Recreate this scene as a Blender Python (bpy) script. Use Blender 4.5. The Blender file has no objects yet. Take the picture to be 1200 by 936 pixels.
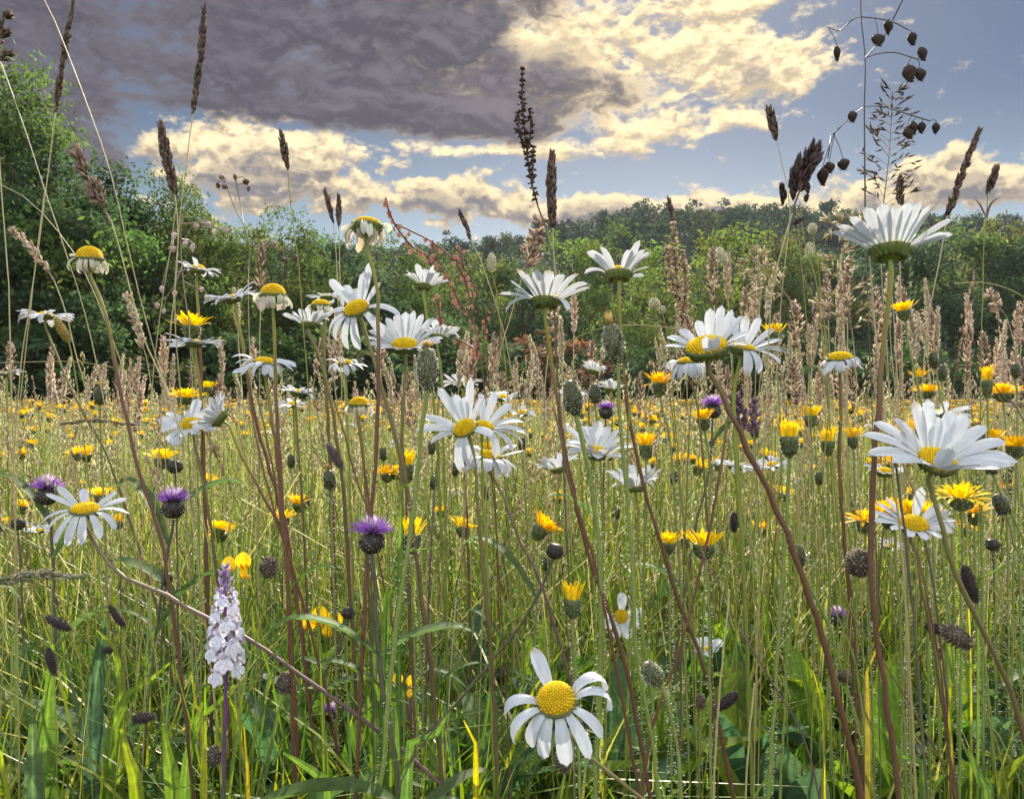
import bpy, math, random
import numpy as np
from mathutils import Vector
sc = bpy.context.scene
col = sc.collection
PI = math.pi
R = math.radians
rng = np.random.default_rng(7)
random.seed(7)
F = 942.0          # focal length in pixels of the 1200 px wide photograph
CZ = 0.46          # height of the lens above the ground
SUN_AZ, SUN_EL = 9.0, 34.0

# ------------------------------------------------------------------ camera
cam = bpy.data.cameras.new('camera')
cam.sensor_width = 36.0
cam.lens = 36.0 * F / 1200.0
cam.clip_start = 0.02
cam.clip_end = 5000.0
camo = bpy.data.objects.new('camera', cam)
col.objects.link(camo)
camo.location = (0, 0, CZ)
camo.rotation_euler = (R(90), 0, 0)
sc.camera = camo

# ------------------------------------------------------------------ colour management
sc.view_settings.view_transform = 'Standard'
sc.view_settings.look = 'None'
sc.view_settings.exposure = 1.22
sc.view_settings.gamma = 1.0
sc.view_settings.use_curve_mapping = False
sc.cycles.max_bounces = 8
sc.cycles.diffuse_bounces = 3
sc.cycles.transmission_bounces = 4
sc.cycles.transparent_max_bounces = 6
sc.cycles.use_denoising = True
sc.cycles.denoiser = 'OPENIMAGEDENOISE'
sc.cycles.denoising_input_passes = 'RGB_ALBEDO_NORMAL'
sc.cycles.denoising_prefilter = 'ACCURATE'
sc.cycles.sample_clamp_indirect = 4.0

# ------------------------------------------------------------------ sky
world = bpy.data.worlds.new('World')
sc.world = world
world.use_nodes = True
wt = world.node_tree
wt.nodes.clear()


class X:
    """a float socket with arithmetic"""
    def __init__(s, k): s.k = k

    @staticmethod
    def op(o, *a, clamp=False):
        n = wt.nodes.new('ShaderNodeMath')
        n.operation = o
        n.use_clamp = clamp
        for i, v in enumerate(a):
            if isinstance(v, X): wt.links.new(v.k, n.inputs[i])
            else: n.inputs[i].default_value = v
        return X(n.outputs[0])
    def __add__(s, o): return X.op('ADD', s, o)
    __radd__ = __add__
    def __sub__(s, o): return X.op('SUBTRACT', s, o)
    def __rsub__(s, o): return X.op('SUBTRACT', o, s)
    def __mul__(s, o): return X.op('MULTIPLY', s, o)
    __rmul__ = __mul__


def sstep(a, b, x):
    n = wt.nodes.new('ShaderNodeMapRange')
    n.interpolation_type = 'SMOOTHSTEP'
    wt.links.new(x.k, n.inputs[0])
    n.inputs[1].default_value = a
    n.inputs[2].default_value = b
    n.inputs[3].default_value = 0
    n.inputs[4].default_value = 1
    return X(n.outputs[0])


def mixc(f, a, b):
    n = wt.nodes.new('ShaderNodeMix')
    n.data_type = 'RGBA'
    if isinstance(f, X): wt.links.new(f.k, n.inputs[0])
    else: n.inputs[0].default_value = f
    for i, v in ((6, a), (7, b)):
        if isinstance(v, (tuple, list)): n.inputs[i].default_value = (*v, 1)
        else: wt.links.new(v, n.inputs[i])
    return n.outputs[2]


def mulc(a, b):
    n = wt.nodes.new('ShaderNodeMix')
    n.data_type = 'RGBA'
    n.blend_type = 'MULTIPLY'
    n.inputs[0].default_value = 1
    for i, v in ((6, a), (7, b)):
        if isinstance(v, (tuple, list)): n.inputs[i].default_value = (*v, 1)
        else: wt.links.new(v, n.inputs[i])
    return n.outputs[2]


tc = wt.nodes.new('ShaderNodeTexCoord')
sep = wt.nodes.new('ShaderNodeSeparateXYZ')
wt.links.new(tc.outputs['Generated'], sep.inputs[0])
dx, dy, dz = (X(sep.outputs[i]) for i in range(3))
az = X.op('ARCTAN2', dx, dy) * (180 / PI)
el = X.op('ARCSINE', dz) * (180 / PI)


def noise(sx, sy, scale, detail, rough, off, warp=None, warp_amt=0.0):
    c = wt.nodes.new('ShaderNodeCombineXYZ')
    ax, ay = az * sx, el * sy
    if warp is not None:
        ax, ay = ax + (warp[0] - 0.5) * warp_amt, ay + (warp[1] - 0.5) * warp_amt
    wt.links.new(ax.k, c.inputs[0])
    wt.links.new(ay.k, c.inputs[1])
    c.inputs[2].default_value = off
    n = wt.nodes.new('ShaderNodeTexNoise')
    n.inputs['Scale'].default_value = scale
    n.inputs['Detail'].default_value = detail
    n.inputs['Roughness'].default_value = rough
    wt.links.new(c.outputs[0], n.inputs['Vector'])
    return X(n.outputs[0])


def blob(a, e, sa, se, w):
    p = X.op('MULTIPLY_ADD', az, 1 / sa, -a / sa)
    q = X.op('MULTIPLY_ADD', el, 1 / se, -e / se)
    return X.op('EXPONENT', (p * p + q * q) * -1.0) * w


w1 = noise(.16, .3, 1, 3, .55, 3.1)
w2 = noise(.16, .3, 1, 3, .55, 8.7)
el0 = el


def smax(a, b): return X.op('MAXIMUM', a, b)


def layers(de):
    """densities of the three cloud layers, read de degrees higher up"""
    global el
    el = el0 + de
    big = noise(.085, .19, 1, 6, .55, 1.3, (w1, w2), 1.0)
    fine = noise(.30, .52, 1, 8, .60, 5.2, (w1, w2), 1.6)
    puff = noise(.52, .74, 1, 6, .55, 7.7, (w1, w2), .8)
    small = noise(.9, 1.6, 1, 5, .6, 9.4)
    A = sstep(16.6, 18.9, el) * (1 - sstep(-2, 14, az))
    A = smax(A, (1 - sstep(-30, -17, az)) * sstep(9.5, 17.0, el))
    A = A + blob(9.0, 20.9, 4.0, 1.3, .60) + blob(10, 24.6, 1.7, 1.1, .5) + blob(1.5, 24.2, 2.8, 1.0, -.60) + blob(-2.0, 20.7, 2.4, .6, -.50) + blob(8, 23.6, 1.6, 1.2, -.3)
    dA = A * .85 - .46 + (big - .5) * 1.5 + (fine - .5) * 1.35 + (small - .5) * .40
    B = blob(13.5, 23.3, 6.5, 4.2, 1.0) + blob(9.5, 18.2, 6, 1.15, .85) + blob(19.0, 21.2, 4.6, 1.2, .85) + blob(-1, 17.2, 7, .6, .8) + blob(-17, 17.0, 7, 1.5, 1.0) + blob(17, 25.5, 5, .8, .3) + blob(26, 25.6, 4, .7, .42) + blob(3, 24, 5.5, 3.5, 1.0)
    dB = B * .8 - .40 + (fine - .5) * 1.9 + (big - .5) * .7 + (small - .5) * 1.0
    C = blob(-17.0, 15.4, 7.2, 3.1, 1.15) + blob(-4.5, 14.0, 5.5, 1.5, 1.0) + blob(5, 13.1, 6, 1.2, .92) + blob(15, 13.2, 6, 1.1, .9) + blob(29, 13.3, 6, 1.8, 1.0) + blob(21, 12.4, 5, .6, .6) + blob(-11, 12.2, 4, .8, -.35)
    dC = C - .42 + (puff - .5) * 2.0 + (big - .5) * .6 + (small - .5) * .35
    el = el0
    return dA, dB, dC, big, fine, puff, small


dA, dB, dC, big, fine, puff, small = layers(0.0)
uA, uB, uC = layers(.55)[:3]
# light comes from above and behind: a puff is bright where the cloud thins out above it
litA = sstep(-.16, .30, dA - uA)
litC = sstep(-.22, .34, dC - uC)
litB = sstep(-.30, .30, (dB - uB) + (small - .5) * .25)
sunward = blob(11, 21.5, 13, 7, 1.0)
covA, covB, covC = sstep(-.16, .26, dA), sstep(-.14, .30, dB), sstep(-.11, .21, dC)
GOLD_HI, GOLD_LO = (.68, .55, .335), (.270, .212, .142)
colC = mixc(sstep(.02, .42, dC - litC * .35), mixc(litC, GOLD_LO, (.60, .49, .30)), mixc(litC, (.125, .112, .125), (.33, .27, .19)))
colB = mixc(sstep(.35, .75, dB - litB * .25), mixc(litB, (.36, .29, .19), GOLD_HI), (.23, .195, .165))
mottle = sstep(.26, .76, big * .45 + fine * .30 + litA * .25)
bulkA = mixc(mottle, mixc(sunward, (.042, .037, .054), (.048, .040, .048)), mixc(sunward, (.094, .084, .106), (.165, .138, .138)))
rim = mixc(sunward, (.125, .11, .12), (.66, .52, .31))
colA = mixc(sstep(-.02, .46, dA + sunward * -.12 + .10), rim, bulkA)
sky = wt.nodes.new('ShaderNodeTexSky')
sky.sky_type = 'NISHITA'
sky.sun_disc = False
sky.sun_elevation = R(SUN_EL)
sky.sun_rotation = R(SUN_AZ)
sky.altitude = 100
sky.air_density = 1.0
sky.dust_density = .6
sky.ozone_density = 3.0
SKYS = 0.1
# the open sky between the clouds is seen through thin high cloud: dimmed towards the sun, paler at the skyline
blue = mulc(sky.outputs[0], mixc(sstep(9, 20, el), (.345, .33, .292), (.168, .174, .186)))
K = (.80 / SKYS,) * 3
front = mixc(covC, blue, mulc(colC, K))
front = mixc(covB, front, mulc(colB, K))
front = mixc(covA, front, mulc(colA, K))
# overhead and behind: bright broken cloud added out of view as foreground fill
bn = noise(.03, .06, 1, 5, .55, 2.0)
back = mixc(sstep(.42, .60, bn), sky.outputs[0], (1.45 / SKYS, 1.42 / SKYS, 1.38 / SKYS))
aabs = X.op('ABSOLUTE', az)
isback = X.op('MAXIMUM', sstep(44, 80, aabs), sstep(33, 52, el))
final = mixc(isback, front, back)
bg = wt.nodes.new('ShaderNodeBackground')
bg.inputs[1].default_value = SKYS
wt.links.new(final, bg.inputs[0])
wo = wt.nodes.new('ShaderNodeOutputWorld')
wt.links.new(bg.outputs[0], wo.inputs[0])

# ------------------------------------------------------------------ sun
sun = bpy.data.lights.new('sun', 'SUN')
sun.energy = 5.0
sun.angle = R(0.6)
sun.color = (1.0, .90, .74)
suno = bpy.data.objects.new('sun', sun)
col.objects.link(suno)
sd = Vector((math.sin(R(SUN_AZ)) * math.cos(R(SUN_EL)), math.cos(R(SUN_AZ)) * math.cos(R(SUN_EL)), math.sin(R(SUN_EL))))
suno.rotation_euler = (-sd).to_track_quat('-Z', 'Y').to_euler()
suno.location = (0, 0, 50)


# ------------------------------------------------------------------ materials
def material(name, rough=.55, spec=.3, trans=0.0, noise_amt=.0, noise_scale=400.0, bump=0.0, bump_scale=900.0, tint_rand=0.0, sheen=0.0, base=None, tval=1.5):
    m = bpy.data.materials.new(name)
    m.use_nodes = True
    t = m.node_tree
    p = t.nodes['Principled BSDF']
    if base is None:
        a = t.nodes.new('ShaderNodeAttribute')
        a.attribute_name = 'Col'
        c = a.outputs[0]
    else:
        rgb = t.nodes.new('ShaderNodeRGB')
        rgb.outputs[0].default_value = (*base, 1)
        c = rgb.outputs[0]
    if noise_amt or bump:
        tcn = t.nodes.new('ShaderNodeTexCoord')
    if noise_amt:
        n = t.nodes.new('ShaderNodeTexNoise')
        n.inputs['Scale'].default_value = noise_scale
        n.inputs['Detail'].default_value = 4
        t.links.new(tcn.outputs['Object'], n.inputs['Vector'])
        mr = t.nodes.new('ShaderNodeMapRange')
        mr.inputs[1].default_value = .3
        mr.inputs[2].default_value = .7
        mr.inputs[3].default_value = 1 - noise_amt
        mr.inputs[4].default_value = 1 + noise_amt
        t.links.new(n.outputs[0], mr.inputs[0])
        hv = t.nodes.new('ShaderNodeHueSaturation')
        t.links.new(mr.outputs[0], hv.inputs['Value'])
        t.links.new(c, hv.inputs['Color'])
        c = hv.outputs[0]
    if tint_rand:
        oi = t.nodes.new('ShaderNodeObjectInfo')
        mr = t.nodes.new('ShaderNodeMapRange')
        mr.inputs[3].default_value = 1 - tint_rand
        mr.inputs[4].default_value = 1 + tint_rand
        t.links.new(oi.outputs['Random'], mr.inputs[0])
        mh = t.nodes.new('ShaderNodeMapRange')
        mh.inputs[3].default_value = .5 - tint_rand * .06
        mh.inputs[4].default_value = .5 + tint_rand * .06
        t.links.new(oi.outputs['Random'], mh.inputs[0])
        hv = t.nodes.new('ShaderNodeHueSaturation')
        t.links.new(mr.outputs[0], hv.inputs['Value'])
        t.links.new(mh.outputs[0], hv.inputs['Hue'])
        t.links.new(c, hv.inputs['Color'])
        c = hv.outputs[0]
    t.links.new(c, p.inputs['Base Color'])
    p.inputs['Roughness'].default_value = rough
    p.inputs['Specular IOR Level'].default_value = spec
    if sheen:
        p.inputs['Sheen Weight'].default_value = sheen
        p.inputs['Sheen Roughness'].default_value = .4
    if bump:
        n = t.nodes.new('ShaderNodeTexNoise')
        n.inputs['Scale'].default_value = bump_scale
        n.inputs['Detail'].default_value = 3
        t.links.new(tcn.outputs['Object'], n.inputs['Vector'])
        b = t.nodes.new('ShaderNodeBump')
        b.inputs['Strength'].default_value = bump
        b.inputs['Distance'].default_value = .0006
        t.links.new(n.outputs[0], b.inputs['Height'])
        t.links.new(b.outputs[0], p.inputs['Normal'])
    if trans:
        tr = t.nodes.new('ShaderNodeBsdfTranslucent')
        g = t.nodes.new('ShaderNodeHueSaturation')
        g.inputs['Value'].default_value = tval
        g.inputs['Saturation'].default_value = 1.1
        t.links.new(c, g.inputs['Color'])
        t.links.new(g.outputs[0], tr.inputs[0])
        mx = t.nodes.new('ShaderNodeMixShader')
        mx.inputs[0].default_value = trans
        t.links.new(p.outputs[0], mx.inputs[1])
        t.links.new(tr.outputs[0], mx.inputs[2])
        t.links.new(mx.outputs[0], t.nodes['Material Output'].inputs[0])
    return m


M_LEAF = material('leaf_tissue', .6, .22, .45, .22, 260, .35, 500)
M_GRASS = material('grass_blade', .42, .45, .45)
M_STEM = material('plant_stem', .48, .4, .15, .10, 160)
M_PETAL = material('daisy_petal', .6, .2, .30, .05, 120, tval=1.0)
M_YEL = material('yellow_floret', .6, .2, .25, .18, 500)
M_PURP = material('purple_floret', .6, .2, .35, .15, 500)
M_SEED = material('dry_seed', .65, .25, .25, .2, 300)
M_HAIR = material('pale_hair', .4, .5, .35)
M_CROWN = material('tree_foliage', .7, .08, .48, 0, 1, 0, 1, .16)
M_BARK = material('bark', .9, .1, 0, .35, 3)


# ------------------------------------------------------------------ mesh tools
class MB:
    def __init__(s):
        s.v, s.q, s.t, s.c, s.n = [], [], [], [], 0

    def add(s, v, faces, c):
        v = np.asarray(v, np.float32).reshape(-1, 3)
        f = np.asarray(faces, np.int64)
        c = np.asarray(c, np.float32)
        if c.ndim == 1: c = np.broadcast_to(c, (len(v), 3))
        s.v.append(v)
        s.c.append(c)
        (s.q if f.shape[1] == 4 else s.t).append(f + s.n)
        s.n += len(v)

    def build(s, name, mat, parent=None, origin=None, smooth=True):
        v = np.concatenate(s.v)
        c = np.concatenate(s.c)
        if origin is not None: v = v - np.asarray(origin, np.float32)
        q = np.concatenate(s.q) if s.q else np.zeros((0, 4), np.int64)
        t = np.concatenate(s.t) if s.t else np.zeros((0, 3), np.int64)
        me = bpy.data.meshes.new(name)
        me.vertices.add(len(v))
        me.vertices.foreach_set('co', v.astype(np.float32).ravel())
        loops = np.concatenate([q.ravel(), t.ravel()]).astype(np.int32)
        me.loops.add(len(loops))
        me.loops.foreach_set('vertex_index', loops)
        me.polygons.add(len(q) + len(t))
        st = np.concatenate([np.arange(len(q)) * 4, len(q) * 4 + np.arange(len(t)) * 3]).astype(np.int32)
        me.polygons.foreach_set('loop_start', st)
        if smooth: me.polygons.foreach_set('use_smooth', np.ones(len(q) + len(t), bool))
        a = me.attributes.new('Col', 'FLOAT_COLOR', 'POINT')
        a.data.foreach_set('color', np.concatenate([np.clip(c, 0, 1), np.ones((len(c), 1), np.float32)], 1).astype(np.float32).ravel())
        me.update(calc_edges=True)
        me.materials.append(mat)
        o = bpy.data.objects.new(name, me)
        col.objects.link(o)
        if parent is not None: o.parent = parent
        return o


def tag(o, label=None, cat=None, group=None, kind=None):
    if label: o['label'] = label
    if cat: o['category'] = cat
    if group: o['group'] = group
    if kind: o['kind'] = kind
    return o


def empty(name, loc, label, cat, group=None):
    o = bpy.data.objects.new(name, None)
    col.objects.link(o)
    o.location = loc
    o.empty_display_size = .02
    return tag(o, label, cat, group, 'thing')


def copy_tree(o, parent=None):
    c = o.copy()
    col.objects.link(c)
    if parent is not None: c.parent = parent
    for ch in list(o.children): copy_tree(ch, c)
    return c


def P(px, py, d):
    """the point that stands d metres ahead of the lens and shows at this pixel"""
    return np.array(((px - 600) / F * d, d, CZ + (468 - py) / F * d))


def nrm(a):
    a = np.asarray(a, float)
    return a / (np.linalg.norm(a, axis=-1, keepdims=True) + 1e-12)


def catmull(p, n):
    p = np.asarray(p, float)
    if len(p) == 2: return p[0] + (p[1] - p[0]) * np.linspace(0, 1, n)[:, None]
    q = np.concatenate([[2 * p[0] - p[1]], p, [2 * p[-1] - p[-2]]])
    L = np.concatenate([[0], np.cumsum(np.linalg.norm(np.diff(p, axis=0), axis=1))])
    s = np.linspace(0, L[-1], n)
    k = np.clip(np.searchsorted(L, s, side='right') - 1, 0, len(p) - 2)
    t = ((s - L[k]) / (L[k + 1] - L[k] + 1e-12))[:, None]
    a, b, c, d = q[k], q[k + 1], q[k + 2], q[k + 3]
    return .5 * (2 * b + (c - a) * t + (2 * a - 5 * b + 4 * c - d) * t * t + (3 * b - a - 3 * c + d) * t ** 3)


def tube(mb, pts, r, colr, sides=6):
    pts = np.asarray(pts, float)
    n = len(pts)
    r = np.broadcast_to(np.asarray(r, float), (n,))
    tg = nrm(np.gradient(pts, axis=0))
    u = np.zeros_like(pts)
    ref = np.array((0.3, 1, .2)) if abs(tg[0][1]) < .8 else np.array((1., 0.1, 0))
    for i in range(n):
        a = ref - tg[i] * np.dot(ref, tg[i])
        u[i] = nrm(a)
        ref = u[i]
    w = np.cross(tg, u)
    th = np.arange(sides) * 2 * PI / sides
    ring = pts[:, None] + r[:, None, None] * (np.cos(th)[None, :, None] * u[:, None] + np.sin(th)[None, :, None] * w[:, None])
    i = np.arange(n - 1)[:, None] * sides
    j = np.arange(sides)[None]
    j2 = (j + 1) % sides
    f = np.stack([i + j, i + j2, i + sides + j2, i + sides + j], -1).reshape(-1, 4)
    c = np.asarray(colr, float)
    if c.ndim == 2: c = np.repeat(c, sides, 0)
    mb.add(ring.reshape(-1, 3), f, c)
    # end cap
    cap = ring[-1]
    mb.add(np.concatenate([cap, [pts[-1]]]), np.stack([np.arange(sides), (np.arange(sides) + 1) % sides, np.full(sides, sides)], -1), c[-1] if c.ndim == 2 else c)


def tubes3(mb, P0, P1, P2, r0, r1, c0, c1):
    """many thin three-sided stalks with one bend, vectorised"""
    n = len(P0)
    pts = np.stack([P0, P1, P2], 1)
    tg = nrm(P2 - P0)
    u = nrm(np.cross(tg, np.tile((0.2, 1, .1), (n, 1))))
    w = np.cross(tg, u)
    rr = np.stack([r0, (r0 + r1) / 2, r1], 1)
    th = np.array((0, 2.094, 4.189))
    v = pts[:, :, None] + rr[:, :, None, None] * (np.cos(th)[None, None, :, None] * u[:, None, None] + np.sin(th)[None, None, :, None] * w[:, None, None])
    b = np.arange(n)[:, None, None] * 9
    i = np.arange(2)[None, :, None] * 3
    j = np.arange(3)[None, None]
    j2 = (j + 1) % 3
    f = np.stack([b + i + j, b + i + j2, b + i + 3 + j2, b + i + 3 + j], -1).reshape(-1, 4)
    c = np.stack([c0, (c0 + c1) / 2, c1], 1)
    c = np.repeat(c[:, :, None], 3, 2)
    mb.add(v.reshape(-1, 3), f, c.reshape(-1, 3))


def spindles(mb, ctr, dirs, L, W, c, flat=1.0, side=None):
    """many seeds / spikelets / florets: 4-sided spindles centred on ctr along dirs"""
    ctr = np.asarray(ctr, float).reshape(-1, 3)
    n = len(ctr)
    dirs = nrm(np.broadcast_to(dirs, (n, 3)))
    L = np.broadcast_to(L, (n,))[:, None]
    W = np.broadcast_to(W, (n,))[:, None]
    ref = np.where(np.abs(dirs[:, 1:2]) < .9, np.array((0.1, 1, 0.05)), np.array((1., 0, 0.1))) if side is None else np.broadcast_to(side, (n, 3))
    u = nrm(np.cross(dirs, ref))
    w = np.cross(dirs, u)
    v = np.stack([ctr - dirs * L * .5, ctr - dirs * L * .08 + u * W * .5, ctr - dirs * L * .08 + w * W * .5 * flat, ctr - dirs * L * .08 - u * W * .5, ctr - dirs * L * .08 - w * W * .5 * flat, ctr + dirs * L * .5], 1)
    b = np.arange(n)[:, None, None] * 6
    f = b + np.array([[0, 2, 1], [0, 3, 2], [0, 4, 3], [0, 1, 4], [5, 1, 2], [5, 2, 3], [5, 3, 4], [5, 4, 1]])[None]
    c = np.asarray(c, float)
    c = np.repeat(np.broadcast_to(c, (n, 3))[:, None], 6, 1).reshape(-1, 3)
    mb.add(v.reshape(-1, 3), f.reshape(-1, 3), c)


def ribbon(mb, pts, width, side, c, fold=.25, nx=3, prof=None, rib=1.0, wavy=0.0):
    """a leaf along pts: width profile, folded along the midrib"""
    pts = np.asarray(pts, float)
    n = len(pts)
    tg = nrm(np.gradient(pts, axis=0))
    sv = nrm(np.broadcast_to(side, (n, 3)) - tg * np.sum(np.broadcast_to(side, (n, 3)) * tg, 1, keepdims=True))
    up = np.cross(tg, sv)
    s = np.linspace(0, 1, n)
    if prof is None: prof = np.sin(PI * np.clip(s * .93 + .05, 0, 1)) ** .7
    w = width * prof
    if wavy: w = w * (1 + rng.normal(0, wavy, n))
    a = np.linspace(-1, 1, nx)
    v = pts[:, None] + a[None, :, None] * w[:, None, None] * .5 * sv[:, None] + (np.abs(a)[None, :, None] * w[:, None, None] * fold) * up[:, None]
    i = np.arange(n - 1)[:, None] * nx
    j = np.arange(nx - 1)[None]
    f = np.stack([i + j, i + j + 1, i + nx + j + 1, i + nx + j], -1).reshape(-1, 4)
    c = np.asarray(c, float)
    if c.ndim == 2: c = np.repeat(c, nx, 0)
    if rib != 1.0:
        c = np.broadcast_to(c, (n * nx, 3)).reshape(n, nx, 3).copy()
        c[:, nx // 2] *= rib
        c *= rng.uniform(.9, 1.1, (n, nx, 1))
        c = c.reshape(-1, 3)
    mb.add(v.reshape(-1, 3), f, c)


def lathe(mb, ctr, axis, prof, c, ns=14):
    """prof: (radius, height) rows along axis"""
    prof = np.asarray(prof, float)
    ax = nrm(axis)
    u, w = frame(ax)
    th = np.arange(ns) * 2 * PI / ns
    v = np.asarray(ctr)[None, None] + prof[:, 0, None, None] * (np.cos(th)[None, :, None] * u + np.sin(th)[None, :, None] * w) + prof[:, 1, None, None] * ax
    n = len(prof)
    i = np.arange(n - 1)[:, None] * ns
    j = np.arange(ns)[None]
    j2 = (j + 1) % ns
    f = np.stack([i + j, i + j2, i + ns + j2, i + ns + j], -1).reshape(-1, 4)
    c = np.asarray(c, float)
    if c.ndim == 2: c = np.repeat(c, ns, 0)
    mb.add(v.reshape(-1, 3), f, c)


def frame(ax):
    """u = towards the right of the place, v = away, both square to ax"""
    ax = nrm(ax)
    u = np.array((1., 0, 0)) - ax * ax[0]
    if np.linalg.norm(u) < .2: u = np.array((0, 1., 0)) - ax * ax[1]
    u = nrm(u)
    return u, np.cross(ax, u)


def fib_dome(n, spread=1.0):
    i = np.arange(n) + .5
    r = np.sqrt(i / n) * spread
    th = i * 2.399963
    return r, th


def jit(c, a=.12):
    c = np.asarray(c, float)
    return np.clip(c * (1 + rng.uniform(-a, a)) * (1 + rng.uniform(-a * .4, a * .4, 3)), 0, 1)


def jits(c, n, a=.2):
    c = np.asarray(c, float)
    return np.clip(c[None] * (1 + rng.uniform(-a, a, (n, 1))) * (1 + rng.uniform(-a * .35, a * .35, (n, 3))), 0, 1)

# ================================================================== the setting
def vnoise(x, y, s, seed):
    """smooth value noise for laying patches out on the ground"""
    r = np.random.default_rng(seed).random((64, 64))
    X_, Y_ = x / s + 17.3, y / s + 9.1
    i, j = np.floor(X_).astype(int), np.floor(Y_).astype(int)
    fx, fy = X_ - i, Y_ - j
    fx, fy = fx * fx * (3 - 2 * fx), fy * fy * (3 - 2 * fy)
    g = lambda a, b: r[a % 64, b % 64]
    return (g(i, j) * (1 - fx) + g(i + 1, j) * fx) * (1 - fy) + (g(i, j + 1) * (1 - fx) + g(i + 1, j + 1) * fx) * fy


RX = np.array((0, 300, 500, 560, 600, 680, 760, 900, 1000, 1100, 1200, 1500)) / F - 600 / F
RT = (468 - np.array((300, 292, 291, 287, 277, 258, 249, 247, 251, 257, 262, 280))) / F


def hill_z(x, y):
    t = np.interp(x / np.maximum(y, 1), RX, RT) - .036
    s = np.clip((y - 105) / 195, 0, 1)
    s2 = np.clip((y - 300) / 400, 0, 1)
    return 300 * t * (s * s * (3 - 2 * s)) * (1 - .6 * s2 * s2 * (3 - 2 * s2))


def ground_material(name, c0, c1, c2, scale):
    m = bpy.data.materials.new(name)
    m.use_nodes = True
    t = m.node_tree
    p = t.nodes['Principled BSDF']
    p.inputs['Roughness'].default_value = .95
    p.inputs['Specular IOR Level'].default_value = .1
    tcn = t.nodes.new('ShaderNodeTexCoord')
    n = t.nodes.new('ShaderNodeTexNoise')
    n.inputs['Scale'].default_value = scale
    n.inputs['Detail'].default_value = 8
    n.inputs['Roughness'].default_value = .65
    t.links.new(tcn.outputs['Object'], n.inputs['Vector'])
    cr = t.nodes.new('ShaderNodeValToRGB')
    cr.color_ramp.elements[0].position = .35
    cr.color_ramp.elements[0].color = (*c0, 1)
    cr.color_ramp.elements[1].position = .68
    cr.color_ramp.elements[1].color = (*c2, 1)
    e = cr.color_ramp.elements.new(.5)
    e.color = (*c1, 1)
    t.links.new(n.outputs[0], cr.inputs[0])
    t.links.new(cr.outputs[0], p.inputs['Base Color'])
    b = t.nodes.new('ShaderNodeBump')
    b.inputs['Strength'].default_value = .8
    b.inputs['Distance'].default_value = .05
    t.links.new(n.outputs[0], b.inputs['Height'])
    t.links.new(b.outputs[0], p.inputs['Normal'])
    return m


gx = np.concatenate([-np.geomspace(2500, 4, 26), np.linspace(-3, 3, 13), np.geomspace(4, 2500, 26)])
gy = np.concatenate([-np.geomspace(1500, 4, 16), np.linspace(-3, 6, 16), np.geomspace(7, 3500, 34)])
XX, YY = np.meshgrid(gx, gy)
g = MB()
nx_ = len(gx)
i = np.arange(len(gy) - 1)[:, None] * nx_
j = np.arange(nx_ - 1)[None]
zz = np.where(np.hypot(XX, YY) < 30, (vnoise(XX, YY, .7, 3) - .5) * .03, 0)
g.add(np.stack([XX, YY, zz], -1).reshape(-1, 3), np.stack([i + j, i + j + 1, i + nx_ + j + 1, i + nx_ + j], -1).reshape(-1, 4), (.05, .06, .03))
tag(g.build('meadow_ground', ground_material('meadow_soil', (.025, .03, .012), (.06, .065, .025), (.12, .11, .05), 6)), kind='structure')

hx = np.linspace(-1.1, 1.1, 80)
hy = np.concatenate([np.linspace(104, 320, 36), np.linspace(340, 1500, 16)])
A, B = np.meshgrid(hx, hy)
HXX, HYY = A * B, B
HZ = hill_z(HXX, HYY) - .4
g = MB()
i = np.arange(len(hy) - 1)[:, None] * 80
j = np.arange(79)[None]
g.add(np.stack([HXX, HYY, HZ], -1).reshape(-1, 3), np.stack([i + j, i + j + 1, i + 80 + j + 1, i + 80 + j], -1).reshape(-1, 4), (.03, .045, .02))
tag(g.build('hill', ground_material('hill_floor', (.012, .02, .008), (.025, .04, .014), (.05, .06, .03), .2)), kind='structure')


# ------------------------------------------------------------------ trees
def leaves(mb, p, size, c, outward=None):
    """diamond leaf sprays at the points p"""
    n = len(p)
    d = nrm(rng.normal(size=(n, 3)) + (0 if outward is None else outward * .9))
    u = nrm(np.cross(d, rng.normal(size=(n, 3))))
    s = (size * rng.uniform(.6, 1.4, n))[:, None]
    w = np.cross(d, u)
    v = np.stack([p - u * s, p + d * s * .45 + w * s * .12, p + u * s, p - d * s * .45 + w * s * .12], 1)
    f = np.arange(n)[:, None] * 4 + np.arange(4)[None]
    mb.add(v.reshape(-1, 3), f, np.repeat(c, 4, 0))


def crown_points(r, n_lobes, n_leaves, rx, z0, z1, lobe, ragged=.35, top_narrow=.5):
    """leaf positions: many uneven lobes strewn through an ellipsoid, each leafy at its skin"""
    H = z1 - z0
    L = []
    while len(L) < n_lobes:
        a = r.normal(size=3)
        a /= np.linalg.norm(a)
        rad = r.uniform(.45, 1.0) ** .6
        z = z0 + H * (.5 + .5 * a[2] * rad)
        k = 1 - top_narrow * max(0, (z - z0) / H - .45) / .55
        L.append((a[0] * rad * rx * k, a[1] * rad * rx * k, z, lobe * r.uniform(.55, 1.25)))
    L = np.array(L)
    w = L[:, 3] ** 2
    idx = r.choice(n_lobes, n_leaves, p=w / w.sum())
    a = nrm(r.normal(size=(n_leaves, 3)) * (1, 1, .8) + (0, 0, .25))
    rad = L[idx, 3] * (r.random(n_leaves) ** .45) * (1 + r.normal(size=n_leaves) * ragged * .4)
    # twiggy gaps: drop leaves where a small-scale noise is low
    p = L[idx, :3] + a * rad[:, None] * (1, 1, .75)
    keep = vnoise(p[:, 0] + p[:, 2] * .7, p[:, 1] + p[:, 2] * .5, lobe * .55, 11) > .33
    return p[keep], a[keep], L, idx[keep]


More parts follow.
